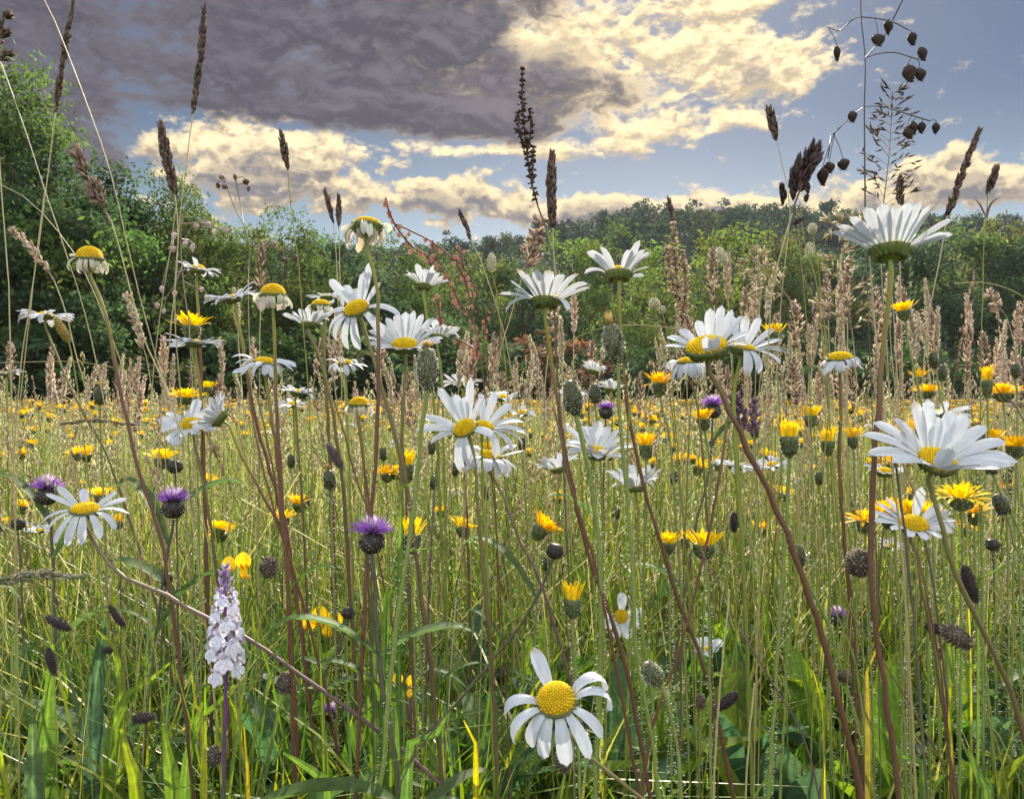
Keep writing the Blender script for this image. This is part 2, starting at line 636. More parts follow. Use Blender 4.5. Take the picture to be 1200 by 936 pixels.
def tree_mesh(seed, n_leaves, size, H, rx, z0, tone, n_lobes=34, lobe=1.5, trunk=True, top=.5):
    r = np.random.default_rng(seed)
    p, a, L, idx = crown_points(r, n_lobes, n_leaves, rx, z0, H, lobe, top_narrow=top)
    lc = jits(tone, n_lobes, .28)
    c = np.clip(lc[idx] * r.uniform(.75, 1.3, (len(p), 1)), 0, 1)
    m = MB()
    leaves(m, p, size, c, a)
    t = None
    if trunk:
        t = MB()
        tr = np.array([(0, 0, -.3), (.1, 0, H * .25), (-.15, .1, H * .5), (.1, -.05, H * .8)])
        tube(t, catmull(tr, 9), np.linspace(.035 * H * .6, .008 * H, 9), (.07, .055, .04), 8)
        for k in range(0, n_lobes, 2):
            s = r.uniform(.25, .7)
            b0 = np.array((0, 0, H * s * .9))
            tip = L[k, :3]
            tube(t, catmull([b0, b0 * .45 + tip * .55 + (0, 0, -.2), tip], 6), np.linspace(.012 * H * .6, .002 * H, 6), (.07, .055, .04), 5)
    return m, t


def tree_proto(name, label, seed, n_leaves, size, H, rx, z0, tone, group=None, **k):
    o = empty(name, (0, 0, 0), label, 'tree', group)
    m, t = tree_mesh(seed, n_leaves, size, H, rx, z0, tone, **k)
    m.build('crown', M_CROWN, o, smooth=False)
    t.build('trunk', M_BARK, o)
    return o


def put(o, px, ytop, d, H, rot=0, wide=1.0):
    """stand a tree of model height H so that its tip shows at px, ytop"""
    p = P(px, ytop, d)
    z = 0 if d < 104 else float(hill_z(p[0], p[1])) - .3
    s = (p[2] - z) / H
    o.location = (p[0], p[1], z)
    o.scale = (s * wide, s * wide, s)
    o.rotation_euler = (0, 0, rot)
    return o


G_MID, G_DARK, G_BRIGHT, G_OLIVE = (.078, .115, .034), (.048, .078, .034), (.110, .138, .036), (.095, .115, .034)
oak = tree_proto('broadleaf_tree', 'tallest broad green tree rising at the edge of the meadow beside two slender grass spikes', 21, 30000, .105, 11, 4.3, .3, G_MID, n_lobes=60, lobe=1.35)
put(oak, 10, 96, 30, 11, .3, 1.05)
ash = tree_proto('broadleaf_tree', 'slender tree with a loose dark tip next to the tallest broad tree', 22, 23000, .105, 11, 2.6, .3, G_DARK, n_lobes=44, lobe=1.1, top=.75)
put(ash, 118, 168, 34, 11, 1.0)
thin = tree_proto('broadleaf_tree', 'gappy tree whose thin crown lets gold cloud through behind quaking grass', 23, 14000, .105, 10, 3.4, .4, G_OLIVE, n_lobes=46, lobe=1.0)
put(thin, 268, 222, 42, 10, .2, 1.1)
tree_defs = [
    (oak, 185, 214, 37, .9, .9, 'rounded mid green tree just beyond the slender dark-tipped tree'),
    (ash, 62, 150, 28, 2.0, 1.2, 'bushy green tree in front of the tallest broad tree'),
    (oak, 335, 258, 45, 2.2, 1.0, 'low round tree next to the gappy thin-crowned tree'),
    (thin, 230, 238, 40, 2.7, 1.0, 'sunlit yellow-green tree under the dense brown grass spike'),
    (ash, 400, 268, 50, 4.0, 1.5, 'dark leafy tree behind the withered tall daisy'),
    (oak, 455, 284, 56, 1.7, 1.1, 'yellow-green tree standing behind the drooping red sorrel spray'),
    (oak, -75, 60, 30, 4.2, 1.1, 'large green tree cut by the edge of the view'),
]
for (src, px, yt, d, rot, wd, lab) in tree_defs:
    c = copy_tree(src)
    put(c, px, yt, d, 10 if src is thin else 11, rot, wd)
    c['label'] = lab

belt = [tree_proto('woodland_tree', 'woodland edge tree', 40 + k, 11000, .22, 16, (6.2, 5.2, 7.0, 5.6)[k], .2, (G_MID, G_DARK, G_BRIGHT, G_OLIVE)[k], 'trees along the woodland edge below the hill', n_lobes=46, lobe=2.1) for k in range(4)]
used = set()
belt_defs = [
    (0, 515, 292, 72, 1.0, 'mid green woodland tree behind the forked sorrel and cup daisy'),
    (3, 560, 296, 80, 1.1, 'olive woodland tree at the dip where the hill begins'),
    (1, 612, 300, 78, 1.1, 'dark woodland tree in the lowest dip of the tree line'),
    (2, 668, 270, 88, .9, 'bright green woodland tree above the side-on daisy with two hanging petals'),
    (0, 722, 264, 92, 1.0, 'green woodland tree just above the upright cup daisy in the middle'),
    (2, 778, 284, 76, .8, 'light green woodland tree behind the pale sorrel column'),
    (2, 842, 268, 84, 1.0, 'brightest yellow-green woodland tree on the lower slope'),
    (3, 905, 270, 88, 1.0, 'olive green woodland tree behind the cocksfoot grass'),
    (2, 955, 288, 80, .9, 'bright low woodland tree beside the biggest cup daisy'),
    (1, 1005, 282, 82, 1.1, 'dark blue-green woodland tree behind the oat grass'),
    (1, 1062, 268, 90, 1.2, 'dark woodland tree just beyond the biggest cup daisy'),
    (0, 1115, 262, 94, 1.1, 'mid green woodland tree under the leaning dark grass spike'),
    (3, 1165, 256, 96, 1.1, 'olive woodland tree under the small two-winged grass'),
    (1, 1225, 262, 88, 1.3, 'dark woodland tree cut by the edge of the view'),
    (0, 1300, 262, 90, 1.3, 'woodland tree outside the view on the hill side'),
]
for n_, (k, px, yt, d, wd, lab) in enumerate(belt_defs):
    c = belt[k] if k not in used else copy_tree(belt[k])
    used.add(k)
    put(c, px, yt, d, 16, n_ * 1.3, wd)
    c['label'] = lab

# dark shrubs that close the woodland edge at its foot
shrubs = []
for k in range(3):
    m, t = tree_mesh(70 + k, 2600, .19, 4.5, 3.0, .05, ((.060, .092, .032), (.050, .082, .038), (.10, .055, .035))[k], n_lobes=26, lobe=1.0)
    o = empty('woodland_shrub', (0, 0, 0), 'dark leafy shrub closing the foot of the woodland edge', 'shrub', 'shrubs at the foot of the woodland')
    m.build('crown', M_CROWN, o, smooth=False)
    t.build('trunk', M_BARK, o)
    shrubs.append(o)
first = [True, True, True]
for n_ in range(34):
    px = -60 + n_ * 40 + rng.uniform(-12, 12)
    d = np.interp(px, (0, 300, 600, 1200), (26, 38, 60, 74)) * rng.uniform(.93, 1.05)
    k = 2 if 628 < px < 690 else int(n_ % 2)
    c = shrubs[k] if first[k] else copy_tree(shrubs[k])
    first[k] = False
    put(c, px, rng.uniform(385, 412) if px > 550 else rng.uniform(350, 395), d, 4.5, n_ * 2.1, 1.35)
    if k == 2:
        c['label'] = 'reddish brown shrub at the woodland edge behind the daisy with two hanging petals'
        if 'group' in c: c['group'] = 'reddish shrubs at the woodland edge'

# the wooded hillside far behind: one mass
m = MB()
for band, (n_c, y0, y1) in enumerate(((210, 118, 170), (420, 170, 250), (800, 250, 318))):
    for _ in range(n_c):
        ang = rng.uniform(-.72, .78)
        y = rng.uniform(y0, y1)
        x = ang * y
        z = float(hill_z(x, y))
        H = rng.uniform(7, 11) * (1.25 if rng.random() < .06 else 1)
        rx = rng.uniform(2.8, 4.6)
        con = rng.random() < .2
        if con: rx *= .55; H *= 1.12
        nl = 340
        p, a, L, idx = crown_points(rng, 9, nl, rx, z + .5, z + H, 2.1, top_narrow=.85 if con else .45)
        tone = jit(((.026, .042, .024), (.018, .032, .021), (.045, .062, .024))[rng.choice(3, p=(.5, .32, .18))], .25)
        leaves(m, p + (x, y, 0), .58, np.clip(tone[None] * rng.uniform(.7, 1.3, (len(p), 1)), 0, 1), a)
tag(m.build('hillside_forest', M_CROWN, smooth=False), 'dark mixed wood covering the far hillside up to the skyline', 'forest', kind='stuff')


# ------------------------------------------------------------------ the sward
def scatter(n, d0, d1, bias=1.0, wide=.70):
    d = d0 * (d1 / d0) ** (rng.random(n) ** bias)
    x = rng.uniform(-1, 1, n) * (wide * d + .12)
    return x, d


def blades(mb, x, y, h, w, lean, c0, c1):
    n = len(x)
    az_ = rng.uniform(0, 2 * PI, n)
    dirh = np.stack([np.cos(az_), np.sin(az_), np.zeros(n)], 1)
    side = np.stack([-np.sin(az_ + rng.normal(0, .5, n)), np.cos(az_), np.zeros(n)], 1)
    s = np.array((0, .3, .58, .82, 1.0))
    wp = np.array((.8, 1.0, .85, .5, .05))
    b = np.stack([x, y, np.zeros(n)], 1)
    ctr = b[:, None] + np.array((0, 0, 1.))[None, None] * (h[:, None] * (s - .32 * lean[:, None] * s ** 3))[:, :, None] + dirh[:, None] * (h * lean)[:, None, None] * (s ** 2.2)[None, :, None]
    off = side[:, None] * (w[:, None] * wp)[:, :, None] * .5
    v = np.stack([ctr - off, ctr + off], 2).reshape(-1, 3)
    i = np.arange(n)[:, None] * 10
    k = np.arange(4)[None] * 2
    f = np.stack([i + k, i + k + 1, i + k + 3, i + k + 2], -1).reshape(-1, 4)
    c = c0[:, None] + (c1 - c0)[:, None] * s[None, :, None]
    mb.add(v, f, np.repeat(c, 2, 1).reshape(-1, 3))


# green leafy sward
m = MB()
N = 62000
x, y = scatter(N, .50, 16, 1.15)
h = rng.gamma(9, .021, N) * np.interp(y, (.5, .8, 1.2, 3), (.75, .95, 1.1, 1.25)) * (.75 + .5 * vnoise(x, y, .25, 5))
h = np.minimum(h, CZ - .11 * np.minimum(y, 1.0) - .03)
w = rng.uniform(.0022, .0052, N) * np.interp(y, (.5, 3, 16), (1, 1, 2.2))
pal = np.array(((.095, .160, .024), (.140, .200, .028), (.070, .130, .045), (.210, .245, .036), (.36, .34, .10)))
ci = rng.choice(5, N, p=(.34, .26, .20, .13, .07))
ci = np.where((y > 1.6) & (rng.random(N) < .3), 4, ci)
c0 = pal[ci] * rng.uniform(.75, 1.25, (N, 1))
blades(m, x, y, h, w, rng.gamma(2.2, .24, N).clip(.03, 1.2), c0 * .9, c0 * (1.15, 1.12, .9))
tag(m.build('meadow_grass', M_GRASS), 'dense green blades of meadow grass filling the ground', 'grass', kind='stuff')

# low broad-leaved herbs
m = MB()
N = 5200
x, y = scatter(N, .60, 3.4, 1.35)
for k in range(N):
    a = rng.uniform(0, 2 * PI)
    L = rng.uniform(.06, .19)
    e = rng.uniform(.5, 1.4)
    b = np.array((x[k], y[k], rng.uniform(0, .07)))
    dh = np.array((math.cos(a), math.sin(a), 0))
    pts = b + dh * L * np.array((0, .35, .75, 1.05))[:, None] * math.cos(e) + np.array((0, 0, 1)) * L * (np.array((0, .45, .85, .95))[:, None] * math.sin(e))
    ribbon(m, catmull(pts, 6), L * rng.uniform(.13, .3), (-math.sin(a), math.cos(a), 0), jit(((.080, .15, .026), (.060, .115, .050), (.13, .19, .028))[rng.integers(3)], .25), .2)
tag(m.build('meadow_herb_leaves', M_LEAF), 'low broad herb leaves crowded among the grass at ground level', 'ground cover', kind='stuff')

# fine straw-coloured flowering stalks, each with a small seed head
m = MB()
ms = MB()
N = 21000
x, y = scatter(N, .8, 55, .92)
h = np.clip(rng.normal(.345, .05, N), .15, .46) * np.interp(y, (.8, 1.5, 4), (.85, .95, 1.06))
az_ = rng.uniform(0, 2 * PI, N)
ln = rng.gamma(1.4, .22, N).clip(0, 1.1)
b = np.stack([x, y, np.zeros(N)], 1)
t = b + np.stack([np.cos(az_) * ln * h, np.sin(az_) * ln * h, h], 1)
mid = b * .5 + t * .5 - np.stack([np.cos(az_) * ln * h * .2, np.sin(az_) * ln * h * .2, 0 * h], 1)
pal = np.array(((.42, .44, .11), (.26, .34, .055), (.64, .62, .36), (.12, .18, .035), (.20, .12, .06)))
c = pal[rng.choice(5, N, p=(.24, .30, .20, .20, .06))] * rng.uniform(.75, 1.25, (N, 1))
r0 = rng.uniform(.0004, .0012, N) * np.interp(y, (.8, 5, 55), (1, 1.3, 5))
tubes3(m, b, mid, t, r0, r0 * .5, c * .75, c)
tag(m.build('meadow_grass_stalks', M_GRASS), 'fine straw-coloured and green grass stalks standing through the whole meadow', 'grass', kind='stuff')
has = rng.random(N) < .32
for lo, hi, ns in ((.8, 3, 9), (3, 10, 5), (10, 55, 2)):
    q = np.where(has & (y >= lo) & (y < hi))[0]
    k = np.repeat(q, ns)
    u = np.tile(np.linspace(0, 1, ns), len(q))
    hd = nrm(t[k] - mid[k])
    Lh = (rng.uniform(.025, .06, N))[k]
    sp = rng.normal(size=(len(k), 3)) * .0022 * np.interp(y[k], (1, 30), (1, 3))[:, None]
    ctr = t[k] - hd * (u * Lh)[:, None] + sp
    c2 = np.array(((.48, .42, .22), (.56, .54, .28), (.40, .34, .18)))[rng.integers(3, size=N)][k] * rng.uniform(.7, 1.2, (len(k), 1))
    spindles(ms, ctr, hd + rng.normal(size=(len(k), 3)) * .3, Lh / ns * 1.5, .0024 * np.interp(y[k], (1, 10, 55), (1, 1.7, 5)), c2)
tag(ms.build('meadow_seed_heads', M_SEED), 'tiny dry seed heads on the stalks all over the meadow', 'grass', kind='stuff')

# the pinkish-brown haze of grass panicles along the top of the sward
m = MB()
ms = MB()
N = 2500
x, y = scatter(N, .9, 45, .9)
rgt = np.clip(x / y / .6, -1, 1)
h = rng.normal(.46, .045, N) + .12 * (vnoise(x, y, .6, 61) - .5) + .03 * rgt + (rng.random(N) < .25) * rng.uniform(0, .05, N) * (1 + rgt)
h = np.where(y > 8, np.maximum(h, .46), h)
az_ = rng.uniform(0, 2 * PI, N)
ln = rng.gamma(2, .10, N).clip(0, .7)
b = np.stack([x, y, np.zeros(N)], 1)
t = b + np.stack([np.cos(az_) * ln * h, np.sin(az_) * ln * h, h], 1)
mid = b * .5 + t * .5 - np.stack([np.cos(az_) * ln * h * .2, np.sin(az_) * ln * h * .2, 0 * h], 1)
c = np.array(((.30, .24, .10), (.26, .17, .12), (.22, .22, .07)))[rng.integers(3, size=N)] * rng.uniform(.8, 1.2, (N, 1))
r0 = .0009 * np.interp(y, (1, 5, 45), (1, 1.3, 5))
tubes3(m, b, mid, t, r0, r0 * .5, c * .75, c)
for lo, hi, ns in ((.8, 4, 34), (4, 12, 16), (12, 60, 7)):
    q = np.where((y >= lo) & (y < hi))[0]
    k = np.repeat(q, ns)
    u = rng.random(len(k))
    hd = nrm(t[k] - mid[k])
    Lh = rng.uniform(.05, .11, N)[k]
    rad = rng.uniform(.004, .014, N)[k] * np.sin(PI * np.clip(u * .9 + .08, 0, 1)) * np.interp(y[k], (1, 30), (1, 1.8))
    sp = nrm(rng.normal(size=(len(k), 3))) * rad[:, None] * rng.random((len(k), 1)) ** .5
    ctr = t[k] - hd * (u * Lh)[:, None] + sp
    c2 = np.array(((.50, .42, .27), (.58, .54, .31), (.40, .30, .20), (.62, .60, .36)))[rng.integers(4, size=N)][k] * rng.uniform(.7, 1.25, (len(k), 1))
    spindles(ms, ctr, hd + sp * 40, rng.uniform(.006, .010, len(k)) * np.interp(y[k], (1, 12, 60), (1, 1.8, 4)), .0026 * np.interp(y[k], (1, 12, 60), (1, 1.8, 4.5)), c2)
tag(m.build('panicle_grass_stalks', M_GRASS), 'upright stalks of the pinkish panicle grass along the top of the sward', 'grass', kind='stuff')
tag(ms.build('panicle_grass_heads', M_SEED), 'pinkish brown hazy grass panicles along the top of the sward', 'grass', kind='stuff')

# yellow flower dots too many and far to count
m = MB()
N = 5200
x, y = scatter(N, 2.6, 45, .95)
keep = vnoise(x, y, 1.4, 21) > rng.uniform(.15, .75, N)
x, y = x[keep], y[keep]
N = len(x)
h = rng.uniform(.35, .455, N)
for k in range(6):
    a = rng.uniform(0, 2 * PI, N)
    s = np.interp(y, (3, 45), (.0105, .034))
    ctr = np.stack([x + np.cos(a) * s * .6, y + np.sin(a) * s * .6, h + rng.uniform(-.002, .004, N)], 1)
    spindles(m, ctr, np.stack([np.cos(a), np.sin(a), np.full(N, .5)], 1), s * 1.6, s * .9, np.array((.80, .50, .02)) * rng.uniform(.75, 1.1, (N, 1)), .5)
tag(m.build('distant_yellow_flowers', M_YEL), 'specks of yellow flowers across the far meadow', 'flowers', kind='stuff')

# ================================================================== plant builders
GREEN_ST, RED_ST, BROWN_ST = (.23, .27, .04), (.150, .068, .038), (.13, .085, .04)
TAN_ST, PALE_ST, PURP_ST = (.36, .30, .13), (.42, .38, .22), (.15, .085, .085)


def stem_path(pts, d, n=26, dz=0.0, ground=True):
    """pixel path of a stem at d metres, carried on down to the ground"""
    w = [P(px, py, d + dz * k) for k, (px, py) in enumerate(pts)]
    if ground:
        a, b = w[-2], w[-1]
        dr = nrm(b - a)
        if dr[2] > -.25: dr = nrm(np.array((dr[0], dr[1], -.6)))
        k = 0
        while w[-1][2] > .0 and k < 6:
            dr = nrm(dr * (.75, .75, 1) + (0, 0, -.22))
            step = max(w[-1][2] / 3, .05)
            q = w[-1] + dr * step
            if q[2] < 0: q = w[-1] + dr * (w[-1][2] / -dr[2])
            w.append(q)
            k += 1
        if w[-1][2] > 0: w.append(np.array((w[-1][0], w[-1][1], 0.)))
        w[-1][2] = -.005
    return catmull(w, n + (10 if ground else 0))


def ramp(n, stops):
    xs = [s for s, _ in stops]
    return np.stack([np.interp(np.linspace(0, 1, n), xs, [c[k] for _, c in stops]) for k in range(3)], 1)


ST_COL = {
    'gr': ((0, GREEN_ST), (.05, (.24, .22, .04)), (.15, RED_ST), (.7, (.115, .06, .035)), (1, (.10, .10, .03))),
    'red': ((0, (.18, .15, .05)), (.10, RED_ST), (.8, (.125, .062, .036)), (1, (.09, .08, .03))),
    'green': ((0, GREEN_ST), (1, (.10, .15, .035))),
    'brown': ((0, (.19, .18, .05)), (.3, BROWN_ST), (1, (.10, .09, .04))),
    'purple': ((0, (.24, .19, .10)), (.25, PURP_ST), (1, (.14, .09, .07))),
    'tan': ((0, PALE_ST), (.4, TAN_ST), (1, (.20, .22, .06))),
    'hairy': ((0, (.20, .24, .06)), (1, (.20, .28, .05))),
    'dark': ((0, (.10, .085, .07)), (.4, (.12, .12, .06)), (1, (.10, .13, .04))),
    'yg': ((0, (.24, .24, .05)), (1, (.20, .26, .05))),
}


def stem_part(pts, wpx, d, colr, parent, taper=.8):
    n = len(pts)
    r = wpx * d / F / 2 * .84
    pts = pts + rng.normal(size=(n, 3)) * (r * .22, r * .22, 0)
    m = MB()
    tube(m, pts, np.linspace(r * taper, r, n) * (1 + rng.normal(0, .07, n)), ramp(n, ST_COL[colr]), 7)
    return m.build('stem', M_STEM, parent, parent.location)


def stem_leaves(pts, d, parent, n=2, L=.03, s0=.2, s1=.6, colr=(.075, .125, .03), wid=.16):
    for _ in range(n):
        k = int(len(pts) * rng.uniform(s0, s1))
        a = rng.uniform(-.6, .6) + (0 if rng.random() < .5 else PI)
        dh = np.array((math.cos(a), math.sin(a), 0))
        l = L * rng.uniform(.6, 1.3)
        q = pts[k] + dh * l * np.array((0, .4, .8, 1.05))[:, None] + np.array((0, 0, 1)) * l * np.array((0, .35, .5, .42))[:, None] * rng.uniform(.4, 1.6)
        m = MB()
        ribbon(m, catmull(q, 7), l * wid * rng.uniform(.8, 1.3), (-math.sin(a), math.cos(a), 0), jit(colr, .2), .25)
        m.build('leaf', M_LEAF, parent, parent.location)


def hairs(pts, r, n, L, parent, s0=0., s1=1.0):
    """short pale bristles standing off a stem or bud"""
    m = MB()
    k = rng.uniform(s0 * (len(pts) - 1), s1 * (len(pts) - 1.01), n)
    i = k.astype(int)
    p = pts[i] + (pts[np.minimum(i + 1, len(pts) - 1)] - pts[i]) * (k - i)[:, None]
    tg = nrm(np.gradient(pts, axis=0))[i]
    a = nrm(np.cross(tg, rng.normal(size=(n, 3))))
    rr = np.interp(k, np.arange(len(pts)), np.broadcast_to(r, (len(pts),)))
    l = L * rng.uniform(.5, 1.2, n)
    spindles(m, p + a * (rr + l * .45)[:, None], a + rng.normal(size=(n, 3)) * .15, l, L * .11, (.75, .75, .66))
    return m.build('hairs', M_HAIR, parent, parent.location)


def petal(mb, ctr, u, v, ax, az_, r0, L, W, e0, e1, colr, curl=0.0, twist=0.0, n=9):
    """one strap petal: starts r0 from the centre at azimuth az_, its rise running from e0 to e1 degrees"""
    s = np.linspace(0, 1, n)
    ph = np.radians(e0 + (e1 - e0) * s ** 1.25)
    ds = L / (n - 1)
    rr = r0 + np.concatenate([[0], np.cumsum(np.cos((ph[1:] + ph[:-1]) / 2) * ds)])
    zz = np.concatenate([[0], np.cumsum(np.sin((ph[1:] + ph[:-1]) / 2) * ds)])
    dr = u * math.cos(az_) + v * math.sin(az_)
    tn = -u * math.sin(az_) + v * math.cos(az_)
    wp = np.interp(s, (0, .12, .4, .68, .86, .95, 1), (.40, .60, .90, 1.0, .84, .58, .22)) * W
    nxx = 7
    a = np.linspace(-1, 1, nxx)
    nr = -dr[None] * np.sin(ph)[:, None] + ax[None] * np.cos(ph)[:, None]
    tw = twist * s
    tv = tn[None] * np.cos(tw)[:, None] + nr * np.sin(tw)[:, None]
    nv = nr * np.cos(tw)[:, None] - tn[None] * np.sin(tw)[:, None]
    ridge = np.array((.0, -.05, .035, -.06, .035, -.05, .0))
    c_ = (curl * a ** 2 * .5 + ridge)
    v_ = ctr + dr[None, None] * rr[:, None, None] + ax[None, None] * zz[:, None, None] + a[None, :, None] * wp[:, None, None] * .5 * tv[:, None] + (c_[None, :, None] * wp[:, None, None]) * nv[:, None]
    # shallow notches at the tip
    v_[-1] += (dr * math.cos(ph[-1]) + ax * math.sin(ph[-1]))[None] * (np.array((-.5, 0, -.35, .1, -.35, 0, -.5)) * W * .28)[:, None]
    i = np.arange(n - 1)[:, None] * nxx
    j = np.arange(nxx - 1)[None]
    f = np.stack([i + j, i + j + 1, i + nxx + j + 1, i + nxx + j], -1).reshape(-1, 4)
    cv = np.tile(np.asarray(colr, float), (n, nxx, 1)) * rng.uniform(.88, 1.05, (1, nxx, 1)) * rng.uniform(.95, 1.03, (n, nxx, 1))
    cv[:2] *= (.97, 1.0, .86)
    if rng.random() < .12: cv[-2:] *= (.86, .76, .58)
    mb.add(v_.reshape(-1, 3), f, cv.reshape(-1, 3))


WHITE = (.54, .565, .605)
STYLE = {  # e0, e1, spread, length factor, width factor, curl
    'cup': (48, 30, 9, 1.0, 1.0, .25),
    'open': (24, 6, 9, 1.0, 1.0, .2),
    'flat': (14, -16, 12, 1.0, .95, .1),
    'reflex': (12, -60, 16, 1.0, .9, -.1),
    'droop': (-5, -105, 18, 1.0, .9, -.1),
    'bare': (-45, -125, 28, .62, .55, .6),
}


def daisy(label, x, y, d, style, stem, colr='gr', wpx=5.5, tc=0, tr=0, Rm=.0235, disc=.0075, dh=.5, n=21, petals=None, leaf=1, gap=0, ground=True, name='oxeye_daisy', group=None):
    """x, y: middle of the flower disc; tc: degrees the head leans towards the lens; tr: towards the right"""
    ctr = P(x, y, d)
    ax = nrm(np.array((math.sin(R(tr)), -math.sin(R(tc)), math.cos(R(tr)) * math.cos(R(tc)))))
    u, v = frame(ax)
    neck = ctr - ax * disc * .55
    path = stem_path([(x, y)] + list(stem), d, ground=ground)
    path[0] = neck
    path = np.concatenate([[neck], catmull(np.concatenate([[neck - ax * disc * .8], path[2:]]), len(path) + 4)])
    root = empty(name, Vector(path[-1]), label, 'daisy', group)
    stem_part(path, wpx, d, colr, root)
    hm = MB()
    prof = np.array(((.12, -.62), (.45, -.55), (.85, -.36), (1.08, -.12), (1.12, .05), (1.0, .08))) * disc
    lathe(hm, ctr, ax, prof, ramp(6, ((0, (.12, .17, .04)), (.6, (.13, .17, .04)), (1, (.10, .09, .03)))), 16)
    k = 34
    th = np.arange(k) * 2.4
    lv = np.where(np.arange(k) % 2, .95, .7)[:, None]
    spindles(hm, ctr + (u * np.cos(th)[:, None] + v * np.sin(th)[:, None]) * disc * lv * 1.08 - ax * disc * (.42 - .35 * (lv - .7) / .25), (u * np.cos(th)[:, None] + v * np.sin(th)[:, None]) + ax * .6, disc * .55, disc * .28, jits((.12, .15, .045), k, .3), .35)
    head = hm.build('flower_head', M_STEM, root, root.location)
    # disc of tiny florets
    dm = MB()
    hh = disc * dh
    tt = np.linspace(0, PI / 2, 7)
    lathe(dm, ctr, ax, np.stack([np.cos(tt) * disc * .98, np.sin(tt) * hh * .96], 1), (.55, .36, .01), 18)
    nf = 230
    rr, th = fib_dome(nf)
    rr = np.minimum(rr, .985)
    zz = np.sqrt(1 - rr ** 2) * hh
    p = ctr + (u * np.cos(th)[:, None] + v * np.sin(th)[:, None]) * (rr * disc)[:, None] + ax * zz[:, None]
    nn = nrm((u * np.cos(th)[:, None] + v * np.sin(th)[:, None]) * (rr * hh / disc)[:, None] + ax * np.sqrt(1 - rr ** 2)[:, None] + ax * .05)
    cc = np.array((.86, .64, .02)) * rng.uniform(.85, 1.08, (nf, 1))
    cc[rr < .35] *= (.92, 1.0, 1.6)
    spindles(dm, p + nn * disc * .03, nn, disc * .17, disc * .125, cc)
    dm.build('disc', M_YEL, root, root.location)
    # petals
    pm = MB()
    e0, e1, sp, lf, wf, cu = STYLE[style]
    L = (Rm - disc * .8) * lf
    W = 2 * PI * Rm / n * .86 * wf
    if petals is not None:
        for (a, q0, q1, l_) in petals:
            petal(pm, ctr, u, v, ax, R(a), disc * .86, L * l_, W * rng.uniform(.9, 1.1), q0, q1, WHITE, cu, rng.normal(0, .15), 11)
    else:
        off = rng.uniform(0, 1)
        for k in range(n):
            if rng.random() < gap + .06: continue
            a = (k + off + rng.normal(0, .16)) * 2 * PI / n
            odd = rng.random() < .22
            b = (rng.normal(0, sp * 1.25), rng.normal(0, sp * 1.7) - (rng.uniform(25, 70) if odd and style in ('cup', 'open', 'flat') else 0))
            cl = WHITE if style != 'bare' else jit((.66, .60, .48), .2)
            petal(pm, ctr, u, v, ax, a, disc * .84, L * rng.uniform(.78, 1.12), W * rng.uniform(.72, 1.15), e0 + b[0], e1 + b[1], cl, cu + rng.normal(0, .12), rng.normal(0, .5 if style == 'bare' else .28), 9)
    pm.build('petals', M_PETAL, root, root.location)
    if leaf: stem_leaves(path, d, root, leaf, .026 * max(1, d / .7), .3, .75)
    return root


def hawkbit_head(parent, ctr, ax, r, h, open_, n=46, orange=0., ragged=0.0, loc=None, hair=True, cup=1.0):
    """dandelion-like head: green vase below, a sheaf of strap florets above"""
    u, v = frame(ax)
    loc = parent.location if loc is None else loc
    im = MB()
    prof = np.array(((.22, -1.75), (.42, -1.6), (.62, -1.25), (.78, -.8), (.80, -.35), (.86, .05), (.5, .1))) * np.array((r * cup, h))
    lathe(im, ctr, ax, prof, ramp(7, ((0, (.13, .17, .04)), (.5, (.075, .088, .03)), (1, (.12, .14, .035)))), 10)
    k = 30
    th = np.arange(k) * 2.4
    lv = rng.uniform(0, 1, k)[:, None]
    rd = (u * np.cos(th)[:, None] + v * np.sin(th)[:, None])
    spindles(im, ctr + rd * r * cup * (.62 + .2 * lv) + ax * h * (-1.3 + 1.15 * lv), ax + rd * .15, h * .75, r * .26, jits((.06, .085, .035), k, .35), .4)
    im.build('involucre', M_STEM, parent, loc)
    fm = MB()
    for ring in range(3):
        q = n // 3
        for k in range(q):
            a = (k + ring * .33 + rng.normal(0, .2)) * 2 * PI / q
            e = np.clip(88 - open_ * (1.0 - .33 * ring) + rng.normal(0, 7 + 14 * ragged), -50, 100)
            l_ = (h * 1.5 + r * open_ / 90 * 1.0) * rng.uniform(.82, 1.1) * (1 - .12 * ring)
            c = jit((.88, .62 - .22 * orange, .014), .10)
            petal(fm, ctr - ax * h * .05, u, v, ax, a, r * cup * (.66 - .2 * ring), l_, r * .34, e + 4, e - open_ * .25 - 30 * ragged * rng.random(), c, .2, rng.normal(0, .25), 5)
    fm.build('florets', M_YEL, parent, loc)
    if hair:
        hm = MB()
        k = 60
        th = rng.uniform(0, 2 * PI, k)
        lv = rng.uniform(-1.7, 0, k)[:, None]
        rd = (u * np.cos(th)[:, None] + v * np.sin(th)[:, None])
        rad = np.interp(lv[:, 0], (-1.75, -1.25, -.8, 0), (.25, .62, .78, .84))[:, None] * r * cup
        spindles(hm, ctr + rd * (rad + r * .14) + ax * h * lv, rd + ax * .5, r * .34, r * .05, (.72, .72, .62))
        hm.build('hairs', M_HAIR, parent, loc)


